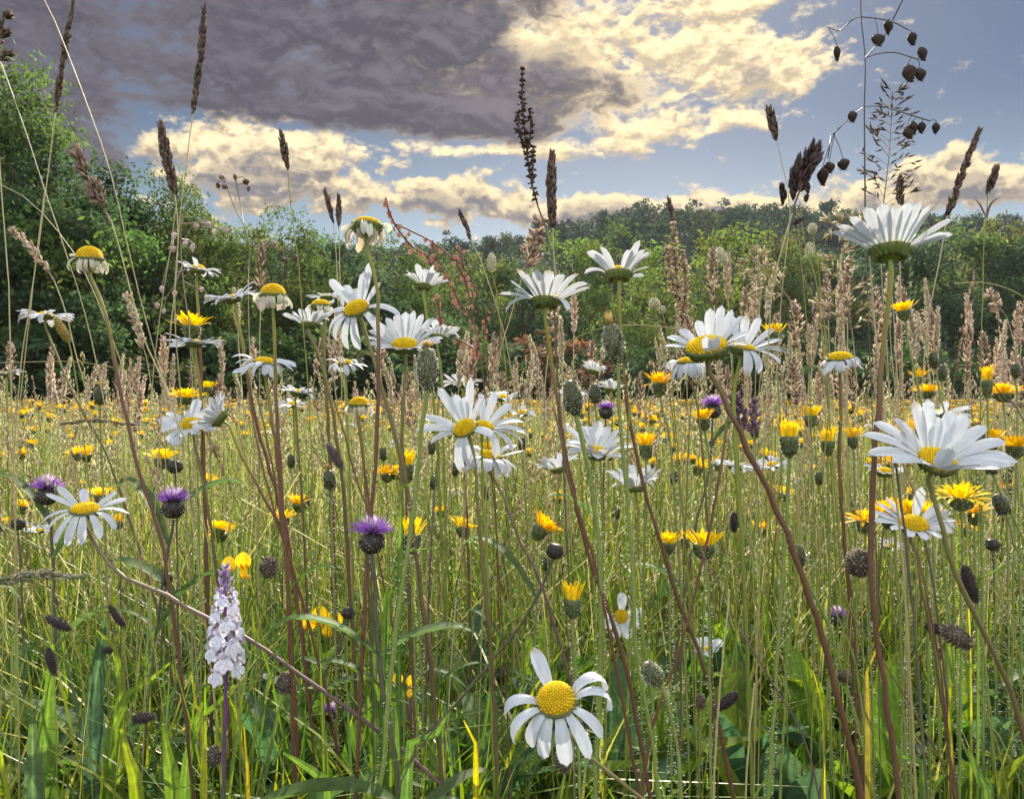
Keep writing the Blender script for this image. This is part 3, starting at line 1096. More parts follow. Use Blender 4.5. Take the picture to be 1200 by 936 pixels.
def hawkbit(label, x, y, d, stem, rpx=12, hpx=12, open_=20, tc=0, tr=0, colr='hairy', wpx=5, orange=0., ragged=0., hair=200, group=None, name='hawkbit', cup=1.0, leaf=0):
    """x, y: the base of the yellow florets"""
    ctr = P(x, y, d)
    ax = nrm(np.array((math.sin(R(tr)), -math.sin(R(tc)), math.cos(R(tr)) * math.cos(R(tc)))))
    r, h = rpx * d / F, hpx * d / F
    neck = ctr - ax * h * 1.65
    path = stem_path(list(stem), d)
    path = catmull(np.concatenate([[neck, neck - ax * h * .7], path[1:]]), len(path) + 4)
    root = empty(name, Vector(path[-1]), label, 'hawkbit', group)
    stem_part(path, wpx, d, colr, root)
    hawkbit_head(root, ctr, ax, r, h, open_, orange=orange, ragged=ragged, cup=cup)
    if hair: hairs(path, wpx * d / F / 2, hair, 4.5 * d / F, root, 0, .6)
    return root


def bud(label, x, y, d, stem, rpx=13, hpx=24, tc=0, tr=0, colr='hairy', wpx=6, hair=300, tip=(.30, .22, .12), topped=0., dark=1.0, name='hawkbit_bud', group=None, leaf=0):
    """closed hairy bud; x, y its middle"""
    ctr = P(x, y, d)
    ax = nrm(np.array((math.sin(R(tr)), -math.sin(R(tc)), math.cos(R(tr)) * math.cos(R(tc)))))
    u, v = frame(ax)
    r, h = rpx * d / F * .88, hpx * d / F * .95
    neck = ctr - ax * h * .95
    path = stem_path(list(stem), d)
    path = catmull(np.concatenate([[neck, neck - ax * h * .5], path[1:]]), len(path) + 4)
    root = empty(name, Vector(path[-1]), label, 'flower bud', group)
    stem_part(path, wpx, d, colr, root)
    bm = MB()
    prof = np.array(((.25, -1.0), (.55, -.85), (.9, -.5), (1.0, -.1), (.92, .35), (.7, .7), (.5, .88), (.1, .95))) * np.array((r, h))
    c0 = np.array((.080, .088, .034)) * dark
    lathe(bm, ctr, ax, prof, ramp(8, ((0, c0 * 1.5), (.3, c0), (.85, c0 * .9), (1, tip))), 12)
    k = 46
    th = np.arange(k) * 2.4
    lv = rng.uniform(-.8, .8, k)[:, None]
    rd = (u * np.cos(th)[:, None] + v * np.sin(th)[:, None])
    rad = np.interp(lv[:, 0], (-1, -.5, -.1, .35, .88), (.3, .88, .98, .9, .5))[:, None] * r
    spindles(bm, ctr + rd * rad + ax * h * lv, ax - rd * .1, h * .7, r * .3, jits(c0, k, .4), .4)
    bm.build('bud_scales', M_STEM, root, root.location)
    if topped:
        fm = MB()
        k = 26
        th = rng.uniform(0, 2 * PI, k)
        rd = (u * np.cos(th)[:, None] + v * np.sin(th)[:, None])
        q = rng.uniform(0, .8, k)[:, None]
        spindles(fm, ctr + ax * h * (1.0 + topped * .45 * rng.uniform(.5, 1.3, (k, 1))) + rd * r * q * .7, ax + rd * q * .5 + rng.normal(size=(k, 3)) * .12, h * topped * .9, r * .2, jits((.50, .36, .12), k, .5), .6)
        fm.build('withered_florets', M_SEED, root, root.location)
    hm = MB()
    k = hair
    th = rng.uniform(0, 2 * PI, k)
    lv = rng.uniform(-.95, .9, k)[:, None]
    rd = (u * np.cos(th)[:, None] + v * np.sin(th)[:, None])
    rad = np.interp(lv[:, 0], (-1, -.5, -.1, .35, .88), (.3, .88, 1, .92, .5))[:, None] * r
    spindles(hm, ctr + rd * (rad + r * .12) + ax * h * lv, rd + ax * .4, r * .36, r * .045, (.75, .75, .66))
    hm.build('bud_hairs', M_HAIR, root, root.location)
    hairs(path, wpx * d / F / 2, hair, 4.5 * d / F, root, 0, .65)
    return root


def knapweed(label, x, y, d, stem, rpx=16, bloom=1.0, tc=0, tr=0, wpx=5, leaf=3, group=None, dark=1.0, spent=0.0):
    """x, y: where the purple tuft leaves the dark scaly head"""
    ctr = P(x, y, d)
    ax = nrm(np.array((math.sin(R(tr)), -math.sin(R(tc)), math.cos(R(tr)) * math.cos(R(tc)))))
    u, v = frame(ax)
    r = rpx * d / F
    neck = ctr - ax * r * 1.75
    path = stem_path(list(stem), d)
    path = catmull(np.concatenate([[neck, neck - ax * r * .6], path[1:]]), len(path) + 4)
    root = empty('knapweed' if bloom else 'knapweed_bud', Vector(path[-1]), label, 'knapweed', group)
    stem_part(path, wpx, d, 'dark', root)
    im = MB()
    r = r * .9
    prof = np.array(((.15, -1.85), (.6, -1.7), (.98, -1.2), (1.05, -.8), (.85, -.25), (.6, .05), (.1, .1))) * r
    lathe(im, ctr, ax, prof, (.03, .025, .02), 14)
    k = 90
    th = np.arange(k) * 2.399
    lv = np.linspace(-1.6, -.05, k)[:, None]
    rd = (u * np.cos(th)[:, None] + v * np.sin(th)[:, None])
    rad = np.interp(lv[:, 0], (-1.85, -1.2, -.8, -.25, .05), (.35, .98, 1.05, .85, .6))[:, None] * r
    spindles(im, ctr + rd * (rad + r * .05) + ax * r * lv, ax * .7 + rd * .7, r * .36, r * .24, np.where(rng.random((k, 1)) < .3, jits((.26, .22, .17), k, .3), jits((.075, .062, .052), k, .4)), .35)
    im.build('scaly_head', M_STEM, root, root.location)
    if bloom:
        fm = MB()
        k = 210
        th = rng.uniform(0, 2 * PI, k)
        e = np.radians(rng.uniform(5, 85, k))
        rd = (u * np.cos(th)[:, None] + v * np.sin(th)[:, None])
        dr_ = rd * np.cos(e)[:, None] + ax * np.sin(e)[:, None]
        l_ = r * bloom * rng.uniform(1.3, 2.1, k) * (1 - .15 * np.sin(e))
        c = np.where((e > 1.0)[:, None], np.array((.68, .54, .72)), np.array((.42, .19, .58))) * rng.uniform(.75, 1.2, (k, 1))
        spindles(fm, ctr + rd * r * .35 * np.cos(e)[:, None] + dr_ * (l_ * .5)[:, None], dr_, l_, r * .12, c)
        fm.build('florets', M_PURP, root, root.location)
    stem_leaves(path, d, root, leaf, .05, .06, .5, (.09, .14, .05), .2)
    return root


# ------------------------------------------------------------------ grasses and seed heads
def seed_cloud(mb, path, ns, radf, L, W, pal, spread=.35, flat=.7, dense=1.0):
    """spikelets round an axis path (tip first): radf radius profile"""
    k = rng.random(ns) ** dense * (len(path) - 1.01)
    i = k.astype(int)
    p = path[i] + (path[i + 1] - path[i]) * (k - i)[:, None]
    tg = -nrm(np.gradient(path, axis=0))[i]
    a = nrm(np.cross(tg, rng.normal(size=(ns, 3))))
    s = k / (len(path) - 1)
    rad = np.interp(s, np.linspace(0, 1, len(radf)), radf) * rng.random(ns) ** .4
    pal = np.asarray(pal, float)
    c = pal[rng.integers(len(pal), size=ns)] * rng.uniform(.7, 1.25, (ns, 1))
    spindles(mb, p + a * rad[:, None], tg + a * spread + rng.normal(size=(ns, 3)) * .12, L * rng.uniform(.7, 1.25, ns), W * rng.uniform(.7, 1.2, ns), c, flat)


DARK_SEED = ((.075, .050, .038), (.105, .070, .050), (.15, .105, .07))
BROWN_SEED = ((.24, .16, .11), (.34, .23, .16), (.17, .11, .085))
PINK_SEED = ((.56, .43, .31), (.66, .55, .40), (.44, .30, .23))
PALE_SEED = ((.54, .46, .29), (.62, .55, .40), (.42, .33, .21))


def grass(label, d, stem, name='flowering_grass', cat='grass', colr='tan', wpx=2.6, group=None, ground=True):
    """an Empty, its stem part; stem is the pixel path from below the seed head downwards"""
    path = stem_path(stem, d, ground=ground)
    root = empty(name, Vector(path[-1]), label, cat, group)
    stem_part(path, wpx, d, colr, root, .6)
    return root, path


def spike_grass(label, d, tip, base, stem, rpx=5, ns=170, pal=DARK_SEED, mid=None, colr='tan', wpx=2.6, Lpx=11, Wpx=3.6, spread=.3, group=None, prof=(.15, .8, 1, 1, .8, .4), name='spike_grass'):
    root, path = grass(label, d, [base] + list(stem), name, 'grass', colr, wpx, group)
    pts = [P(*tip, d)] + ([P(*mid, d)] if mid else []) + [P(*base, d)]
    ax = catmull(pts, 14)
    m = MB()
    tube(m, ax[::-1], wpx * d / F * .4, (.20, .15, .09), 5)
    seed_cloud(m, ax, ns, np.array(prof) * rpx * d / F, Lpx * d / F, Wpx * d / F, pal, spread)
    m.build('seed_head', M_SEED, root, root.location)
    return root


def panicle_grass(label, d, tip, base, stem, branches=9, bpx=26, ns=14, pal=BROWN_SEED, colr='tan', wpx=2.8, Lpx=9, Wpx=3.2, rise=.9, group=None, mid=None, droop=.0, clump=0, name='panicle_grass'):
    """branched head; clump>0 packs the seeds of a branch into dense wedges"""
    root, path = grass(label, d, [base] + list(stem), name, 'grass', colr, wpx, group)
    k_ = d / F
    ax = catmull([P(*tip, d)] + ([P(*mid, d)] if mid else []) + [P(*base, d)], 16)
    m = MB()
    tube(m, ax[::-1], np.linspace(wpx * k_ * .45, wpx * k_ * .2, 16), (.26, .20, .12), 5)
    for b in range(branches):
        s = (b + .3 * rng.random()) / branches
        i = int(s * 14.9)
        o = ax[i]
        tg = nrm(ax[0] - ax[-1])
        side = nrm(np.cross(tg, (0.1, 1, 0)) * (1 if b % 2 else -1) + np.array((0, rng.uniform(-.8, .8), 0)))
        L = bpx * k_ * (.35 + .65 * s) * rng.uniform(.7, 1.2)
        e = o + (side * (1 - rise * .5) + tg * rise) * L + np.array((0, 0, -droop * L))
        br = catmull([o, o * .5 + e * .5 + tg * L * .08, e], 8)
        tube(m, br, wpx * k_ * .18, (.28, .22, .13), 4)
        if clump:
            seed_cloud(m, br[::-1][:6], ns, np.array((.2, .8, 1, .6)) * clump * k_, Lpx * k_, Wpx * k_, pal, .45)
        else:
            q = rng.random(ns) ** .7 * 6.9
            i2 = q.astype(int)
            p = br[i2] + (br[i2 + 1] - br[i2]) * (q - i2)[:, None]
            dd = nrm(e - o) + rng.normal(size=(ns, 3)) * .4
            pal_ = np.asarray(pal)
            spindles(m, p + nrm(dd) * Lpx * k_ * .5, dd, Lpx * k_ * rng.uniform(.7, 1.2, ns), Wpx * k_, pal_[rng.integers(len(pal_), size=ns)] * rng.uniform(.7, 1.2, (ns, 1)), .6)
    seed_cloud(m, ax[:5], max(4, ns // 2), np.array((.3, 1)) * 2 * k_, Lpx * k_, Wpx * k_, pal, .25)
    m.build('seed_head', M_SEED, root, root.location)
    return root


def quaking_spikelet(mb, top, L, W, c, d_):
    """a hanging heart-shaped spikelet of overlapping scales"""
    tube(mb, catmull([top, top + np.array((0, 0, -L * .1))], 3), W * .03, c, 4)
    lean = np.array((rng.normal(0, .12), rng.normal(0, .1), -1))
    dn = nrm(lean)
    th = rng.normal(0, .45)
    sd = np.array((math.cos(th), math.sin(th), 0))
    sd = nrm(sd - dn * np.dot(sd, dn))
    fr = np.cross(dn, sd)
    m2 = MB()
    q = np.linspace(0, 1, 9)
    prof = np.stack([W * .62 * np.array((.12, .62, .92, 1.0, .94, .78, .56, .32, .05)), q * L], 1)
    lathe(m2, top, dn, prof, c, 10)
    v = m2.v[0]
    v -= ((v - top) @ fr)[:, None] * fr[None] * .45
    mb.add(v, m2.q[0], m2.c[0])
    k = 12
    for j in range(k):
        s_ = j / (k - 1)
        sg = 1 if j % 2 else -1
        w = W * .62 * np.interp(s_, (0, .3, .6, 1), (.75, 1, .8, .3))
        o = top + dn * L * (.12 + .80 * s_) + sd * sg * w * .62
        spindles(mb, o[None], (sd * sg * .75 + dn * .7)[None], W * .55, L * .20, (np.asarray(c) * rng.uniform(.7, 1.5))[None], .7, fr[None])


def leaf_blade(label, pts, d, wpx, colr, name='broad_leaf', cat='leaf', fold=.16, prof=None, group=None, side=(1, .15, 0)):
    """one upright broad leaf: px path from its base up to its tip"""
    w = [P(px, py, d) for px, py in pts]
    if w[0][2] > 0.02:
        w = [np.array((w[0][0] + (w[0][0] - w[1][0]) * .3, w[0][1] + .02, -.003))] + w
    path = catmull(w, 16)
    path[:, 1] += np.linspace(0, 1, 16) ** 2 * .02
    m = MB()
    c = jit(colr, .06)
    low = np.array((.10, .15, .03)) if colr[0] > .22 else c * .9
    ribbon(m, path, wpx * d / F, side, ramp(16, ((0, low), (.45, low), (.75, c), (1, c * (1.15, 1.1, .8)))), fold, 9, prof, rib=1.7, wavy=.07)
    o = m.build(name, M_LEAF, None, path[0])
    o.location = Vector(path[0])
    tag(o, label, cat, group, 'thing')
    return o


def cocksfoot(label, d, lobes, axis_px, stem, pal, wpx=2.8):
    """plump flattened tufts held up one above another; lobes: (x, y, angle, length, width) in pixels"""
    root, path = grass(label, d, [axis_px[-1]] + list(stem), 'cocksfoot', 'grass', 'tan', wpx)
    k_ = d / F
    m = MB()
    ax = catmull([P(a, b, d) for a, b in axis_px], 14)
    tube(m, ax[::-1], wpx * .4 * k_, (.12, .08, .06), 5)
    m.build('branches', M_STEM, root, root.location)
    pal = np.asarray(pal)
    for (x, y, ang, L, W) in lobes:
        t = MB()
        o = P(x, y, d + rng.normal(0, .004))
        dr = np.array((math.sin(R(ang)), rng.normal(0, .15), math.cos(R(ang))))
        sd = nrm(np.cross(dr, (0, 1, 0)))
        n = 34
        for q in range(n):
            s = q / n
            sg = rng.uniform(-1, 1)
            c = o + dr * L * k_ * (.05 + .72 * s) + sd * sg * W * k_ * .34 * math.sin(PI * (.18 + .8 * s)) + np.array((0, rng.normal(0, .8), 0)) * k_
            spindles(t, c[None], (dr + sd * sg * .30)[None], L * k_ * .40, W * k_ * .26, (pal[rng.integers(len(pal))] * rng.uniform(.7, 1.4))[None], .5)
        t.build('tuft', M_SEED, root, root.location)
    return root

# ================================================================== the daisies, each where it stands
D_ = daisy
D_('withered daisy, high yellow dome over a frill of shrivelled petals, on a leaning red stem', 105, 303, .52, 'bare', [(110, 330), (126, 375), (135, 425), (149, 490), (162, 550), (186, 620), (196, 670)], 'gr', 6, tc=5, disc=.0078, dh=.95, n=18)
D_('small flat daisy lowest among those against the left dark trees', 53, 370, .68, 'flat', [(58, 392), (72, 430), (101, 490), (130, 545)], 'brown', 4, tc=0, tr=0, disc=.0062, n=20)
D_('daisy above the yellow hawkbit, petals drooping on one side only', 232, 316, .78, 'flat', [(231, 335), (234, 400), (237, 490), (240, 600)], 'gr', 5, tc=4, tr=8, disc=.0070, dh=.7, n=19)
D_('flat thin-petalled daisy just under the yellow hawkbit among the trees', 228, 402, .64, 'flat', [(230, 420), (236, 470), (238, 560), (242, 640)], 'gr', 5, tc=0, disc=.0062, dh=.4, n=20)
D_('daisy with petals swept up on one side beside the globe-domed withered daisy', 273, 350, .68, 'open', [(276, 365), (285, 410), (296, 480), (322, 570), (340, 650)], 'gr', 6, tc=8, tr=-14, disc=.0068, n=22)
D_('withered daisy with round golden dome and pale hanging petals, near the swept-up daisy', 320, 346, .50, 'bare', [(320, 368), (322, 420), (325, 490), (331, 590), (337, 690)], 'gr', 6, tc=0, disc=.0074, dh=.9, n=16)
D_('daisy with curled-down outer petals standing below the withered golden dome', 310, 424, .60, 'reflex', [(312, 442), (318, 490), (327, 560), (335, 650)], 'gr', 6, tc=12, tr=5, disc=.0072, dh=.45, n=19)
D_('half-closed daisy tipped sideways so its petals fan upwards, beside a face-on daisy', 257, 490, .60, 'cup', [(266, 500), (276, 520), (290, 548), (310, 585), (335, 640)], 'gr', 5, tc=6, tr=-52, disc=.0068, n=22)
D_('white daisy facing us below the tipped fan-shaped daisy', 223, 497, .62, 'open', [(228, 515), (240, 575), (250, 640)], 'brown', 5, tc=38, disc=.0068, n=15, gap=.05)
D_('white cup daisy in front of a yellow dome, near the big tilted daisy', 362, 380, .66, 'cup', [(370, 395), (377, 430), (390, 480), (398, 540), (405, 610)], 'brown', 6, tc=-8, tr=-4, disc=.0066, n=22, Rm=.021)
D_('small flat daisy perched over the white cup daisy', 383, 348, .85, 'flat', [(382, 370), (380, 420), (384, 500)], 'gr', 4, tc=2, disc=.0066, dh=.5, n=17)
D_('bare yellow daisy dome peeping over the white cup daisy', 376, 358, .70, 'bare', [(377, 380), (380, 430), (385, 500)], 'brown', 5, disc=.0078, dh=.6, n=10, Rm=.018)
D_('large tilted daisy with a stippled disc, some petals raised and some hanging', 418, 362, .48, 'open', [(428, 388), (438, 425), (452, 468), (466, 520), (480, 590)], 'brown', 7, tc=38, tr=-14, disc=.0073, dh=.55,
   petals=[(78, 30, 30, 1.2), (60, 42, 48, 1.45), (128, 40, 20, 1.35), (112, 30, 10, 1.0), (100, 20, 5, .8), (165, 5, -30, .8), (198, -5, -75, 1.15), (216, -10, -85, 1.1), (240, -25, -92, 1.25), (264, -28, -92, 1.25), (318, -30, -92, 1.15), (350, 10, -75, 1.35), (30, 35, 30, .9)], leaf=1)
D_('broad open daisy with tall upright back petals and a golden button centre', 474, 405, .50, 'cup', [(474, 425), (473, 470), (470, 540), (474, 640), (480, 720)], 'brown', 6, tc=26, tr=0, disc=.0078, dh=.5,
   petals=[(5, 20, 5, 1.05), (22, 32, 20, 1.15), (40, 42, 35, 1.2), (58, 50, 45, 1.15), (75, 55, 50, 1.2), (92, 55, 48, 1.15), (110, 52, 48, 1.1), (128, 45, 38, 1.1), (145, 38, 25, 1.1), (162, 28, 15, 1.1), (178, 22, 8, 1.15), (196, 20, 0, 1.0), (216, 22, 5, .8), (238, 30, 10, .75), (262, 32, 10, .7), (286, 32, 8, .72), (308, 28, 8, .8), (332, 25, 8, .9), (350, 20, 5, 1.0)], leaf=1)
D_('small side-on cup daisy high beside the drooping red sorrel spray', 497, 335, .80, 'cup', [(500, 352), (501, 385), (505, 440), (512, 520)], 'green', 5, tc=-10, tr=6, disc=.0072, n=18, Rm=.026)
D_('white cup daisy overlapping the broad open daisy from behind', 515, 394, .66, 'cup', [(516, 410), (518, 450), (520, 520)], 'green', 4, tc=-6, tr=14, disc=.0056, n=17, Rm=.020)
D_('small daisy with thin arching petals under the large tilted daisy', 404, 426, .78, 'reflex', [(405, 440), (406, 470), (409, 540), (412, 620)], 'green', 4, tc=4, disc=.0066, dh=.6, n=14, gap=.1, Rm=.021)
D_('small white daisy just over another flat one, left of the domed daisy with thread petals', 348, 460, .80, 'open', [(347, 478), (350, 530), (355, 600)], 'brown', 3.5, tc=-3, tr=8, disc=.0062, n=17, Rm=.019)
D_('small flat daisy under another small white one near the meadow skyline', 343, 474, .85, 'flat', [(344, 490), (350, 540), (355, 610)], 'green', 3.5, tc=10, disc=.0058, n=16, Rm=.019)
D_('domed daisy with a few thread-like petals curling down near the meadow skyline', 421, 474, .66, 'bare', [(422, 490), (426, 540), (430, 620)], 'brown', 4, tc=4, disc=.0075, dh=.8, n=11, Rm=.022)
D_('flat-topped daisy seen edge-on below the sorrel, behind the hairy bud', 543, 450, .78, 'open', [(542, 466), (543, 520), (547, 600)], 'gr', 4, tc=-6, disc=.0064, n=20, Rm=.022)
D_('small yellow-centred daisy next to the flat-topped edge-on one', 588, 466, .85, 'open', [(588, 482), (592, 540), (596, 620)], 'green', 4, tc=10, disc=.0062, n=16, Rm=.018)
D_('large ragged daisy tilted towards us with two petals standing tall', 545, 502, .47, 'open', [(553, 520), (558, 560), (562, 610), (569, 690), (575, 760)], 'brown', 7, tc=36, tr=-20, disc=.0068, dh=.6,
   petals=[(40, 38, 30, .9), (66, 44, 44, 1.45), (84, 36, 25, .9), (116, 42, 34, 1.5), (100, 34, 25, 1.1), (152, 26, 5, 1.35), (168, 20, -5, 1.4), (184, 8, -30, 1.0), (252, -15, -88, 1.3), (270, -18, -90, 1.2), (330, 10, -50, .8)], leaf=1)
D_('white daisy crowding behind the large ragged one with arching petals', 568, 499, .50, 'open', [(566, 520), (566, 580), (570, 650)], 'green', 5, tc=20, tr=16, disc=.0056, dh=.4,
   petals=[(5, 20, -20, 1.2), (30, 25, -10, 1.25), (55, 38, 20, 1.2), (85, 45, 30, 1.3), (330, 5, -55, 1.1), (300, -5, -75, 1.1), (350, 15, -40, 1.2), (110, 45, 35, 1.1)], leaf=0)
D_('daisy half hidden under the large ragged pair, petals curling downwards', 574, 534, .55, 'reflex', [(579, 552), (587, 575), (597, 600), (612, 640), (636, 690)], 'purple', 5, tc=12, tr=8, disc=.0074, dh=.45, n=19)
D_('tallest withered daisy against the sky, flat yellow cap over hanging grey petals', 430, 266, .46, 'bare', [(435, 290), (441, 330), (444, 400), (443, 480), (438, 570), (432, 640)], 'gr', 6.5, tc=-10, disc=.0082, dh=.55, n=20, Rm=.026)
D_('side-on white daisy with two petals hanging below its cup', 640, 352, .50, 'cup', [(643, 370), (645, 410), (654, 480), (668, 560), (690, 650), (715, 720), (738, 800)], 'gr', 7, tc=-8, tr=4, disc=.0085, dh=.35,
   petals=[(a, 38 + rng.normal(0, 7), 26 + rng.normal(0, 8), 1.15) for a in (0, 20, 40, 60, 80, 100, 120, 140, 160, 215, 235, 252, 270, 288, 322, 342)] + [(190, 5, -80, 1.2), (305, -5, -75, 1.0), (172, 18, -5, 1.2)], Rm=.026, leaf=0)
D_('upright white cup daisy seen from the side on a straight two-coloured stem', 725, 321, .52, 'cup', [(726, 345), (728, 400), (735, 475), (752, 560), (775, 640), (800, 715), (830, 800)], 'gr', 6.5, tc=-10, tr=2, disc=.0082, n=22, Rm=.027, leaf=0)
D_('big daisy on a thick slanting red-brown stem, petals swept back on one side', 828, 407, .46, 'open', [(838, 432), (858, 488), (880, 535), (912, 600), (945, 690), (978, 800), (1006, 920)], 'red', 10, tc=22, tr=-12, disc=.0115, dh=.42, ground=True,
   petals=[(30, 45, 60, 1.35), (48, 50, 62, 1.45), (15, 40, 40, 1.3), (65, 60, 66, 1.3), (88, 45, 40, 1.0), (118, 35, 20, 1.0), (140, 30, 5, 1.1), (158, 20, -5, 1.0), (262, 55, 110, .8), (285, 50, 100, .75), (330, 20, -20, 1.0), (350, 30, 10, 1.1)], Rm=.024, leaf=0)
D_('white daisy just behind the thick-stemmed one, petals raised high', 870, 408, .52, 'cup', [(862, 430), (860, 470), (862, 540), (868, 620)], 'green', 6, tc=10, tr=10, disc=.0080, dh=.4, petals=[(10, 35, 15, 1.3), (30, 45, 35, 1.4), (55, 55, 60, 1.5), (80, 60, 60, 1.4), (105, 55, 60, 1.3), (340, 20, -10, 1.3), (315, 10, -40, 1.3), (290, -10, -80, 1.2), (270, -20, -85, 1.3), (355, 25, -5, 1.25)], leaf=0)
D_('crumpled cream daisy behind the thick-stemmed one with limp petals', 806, 424, .58, 'droop', [(812, 445), (818, 480), (826, 560), (830, 640)], 'brown', 4, tc=8, disc=.0070, dh=.4, n=13, Rm=.022, leaf=0)
D_('small white daisy behind the closed brown-topped bud', 695, 435, .90, 'cup', [(692, 450), (690, 480), (694, 560)], 'brown', 3, tc=-5, tr=16, disc=.006, n=17, Rm=.018, leaf=0)
D_('white daisy mostly hidden behind the hairy dark buds', 672, 462, .95, 'open', [(674, 480), (680, 540), (684, 600)], 'green', 3, tc=4, disc=.006, n=16, Rm=.020, leaf=0)
D_('small white daisy peeping beyond the dark bud on its thin stalk', 715, 456, .98, 'cup', [(716, 470), (718, 520), (720, 590)], 'green', 3, tc=-4, tr=4, disc=.006, n=15, Rm=.020, leaf=0)
D_('face-up white daisy with a half-seen yellow centre between two slanting stems', 698, 530, .58, 'cup', [(700, 548), (698, 590), (696, 660), (698, 740)], 'green', 5, tc=24, tr=8, disc=.0078, dh=.4, n=20, Rm=.027, leaf=0)
D_('half-hidden white daisy turned away behind a slanting red stem', 655, 549, .70, 'cup', [(654, 562), (652, 620), (650, 680)], 'green', 4, tc=-2, tr=-14, disc=.0066, n=18, Rm=.022, leaf=0)
D_('low white cup daisy just right of the tall pale hairy stem', 745, 570, .62, 'cup', [(749, 586), (747, 630), (742, 690), (738, 760)], 'yg', 4.5, tc=4, tr=-4, disc=.0070, n=22, Rm=.026, leaf=0)
D_('flat daisy crossed by the thick slanting red-brown stem', 862, 546, .70, 'flat', [(865, 562), (868, 610), (872, 690)], 'green', 4, tc=6, tr=4, disc=.006, n=17, Rm=.022, leaf=0)
D_('tiny far daisy with golden disc near the slanting stems', 612, 484, 1.0, 'open', [(612, 498), (614, 550), (616, 600)], 'green', 2.5, tc=18, disc=.007, n=17, Rm=.0185, leaf=0)
D_('white daisy partly hidden behind the large yellow hawkbit', 905, 545, .80, 'open', [(904, 560), (902, 620), (900, 680)], 'green', 3, tc=10, tr=-8, disc=.006, n=16, Rm=.018, leaf=0)
D_('biggest cup daisy high against the wooded hill, pale bluish petals seen from below', 1043, 293, .40, 'cup', [(1043, 318), (1039, 370), (1034, 420), (1028, 490), (1022, 580), (1021, 680), (1030, 760), (1046, 880), (1054, 936)], 'gr', 8.5, tc=-12, tr=3, disc=.0088, dh=.3,
   petals=[(a, e + 2, e - 8, l) for a, e, l in ((0, 28, 1.2), (16, 40, 1.15), (33, 46, 1.1), (50, 52, 1.15), (68, 60, 1.1), (86, 62, 1.1), (104, 58, 1.15), (122, 50, 1.1), (140, 44, 1.15), (158, 36, 1.2), (176, 26, 1.2), (192, 25, 1.25), (206, 32, 1.2), (222, 40, 1.2), (238, 46, 1.15), (254, 50, 1.1), (272, 54, 1.1), (290, 56, 1.15), (306, 50, 1.15), (322, 58, 1.25), (338, 34, 1.3), (352, 22, 1.25))], Rm=.026, leaf=1)
D_('withered daisy with a bonnet of limp white petals beside the biggest cup daisy stem', 984, 420, .60, 'droop', [(986, 438), (985, 490), (984, 555), (990, 640), (996, 720)], 'red', 5, tc=10, tr=-6, disc=.0088, dh=.5, n=13, Rm=.022, leaf=0)
D_('cup daisy with yellow flecks above the widest daisy', 1101, 486, .62, 'open', [(1102, 502), (1103, 540), (1105, 600)], 'green', 5, tc=-3, disc=.0072, dh=.5, n=20, Rm=.024, leaf=0)
D_('widest daisy, petals spread and two folded over its deep yellow centre', 1098, 540, .36, 'open', [(1097, 562), (1104, 620), (1120, 672), (1150, 735), (1176, 790), (1205, 880)], 'brown', 8.5, tc=36, tr=4, disc=.0082, dh=.4,
   petals=[(0, 25, -10, 1.35), (14, 30, -5, 1.4), (30, 35, 10, 1.25), (48, 42, 25, 1.15), (62, 45, 30, 1.1), (80, 40, 28, .9), (98, 55, 55, 1.2), (112, 50, 46, 1.2), (130, 35, 15, 1.0), (148, 32, 0, 1.25), (165, 28, -8, 1.4), (182, 25, -20, 1.35), (200, 30, -5, 1.1), (222, 45, 20, .95), (245, 62, 85, .85), (270, 55, 50, .8), (295, 55, 40, .85), (315, 42, 25, 1.0), (335, 35, 10, 1.15), (348, 30, 0, 1.3)], Rm=.0265, leaf=0)
D_('daisy under the widest one with one petal upright in front of yellow hawkbits', 1071, 615, .50, 'open', [(1073, 635), (1080, 690), (1095, 760), (1105, 830), (1118, 920)], 'brown', 5.5, tc=24, tr=0, disc=.0082, dh=.6,
   petals=[(0, 20, 0, 1.1), (14, 25, 10, 1.15), (28, 35, 15, 1.1), (62, 60, 72, 1.25), (130, 45, 30, 1.0), (148, 35, 15, 1.1), (164, 25, 0, 1.15), (180, 20, -5, 1.15), (205, 20, -5, .8), (235, 20, -10, .7), (265, 20, -15, .7), (295, 22, -10, .75), (325, 20, 0, .9), (345, 20, 0, 1.0)], leaf=0)
D_('small daisy half covered by the red stem of the biggest cup daisy', 1037, 553, .80, 'open', [(1036, 568), (1035, 620), (1030, 680)], 'brown', 3.5, tc=8, disc=.008, dh=.5, n=15, Rm=.020, leaf=0)
D_('tiny white daisy under the one with an upright petal', 1045, 640, .95, 'open', [(1046, 655), (1048, 720)], 'green', 2.5, tc=12, disc=.006, n=13, Rm=.019, leaf=0)
D_('nearest daisy, low down, big domed centre and few wide petals arching down', 652, 822, .355, 'droop', [(672, 865), (690, 885), (720, 910), (752, 936), (800, 985)], 'brown', 6.5, tc=24, tr=-6, disc=.0083, dh=.95, n=14,
   petals=[(108, 25, 20, 1.75), (24, 62, -125, 2.25), (4, 48, -135, 2.2), (328, 0, -85, 1.6), (303, -18, -75, 1.75), (276, -28, -85, 1.75), (245, -25, -95, 1.6), (224, -5, -110, 1.5), (206, 22, -120, 2.0), (180, 45, -115, 1.95)], Rm=.0195, leaf=0)
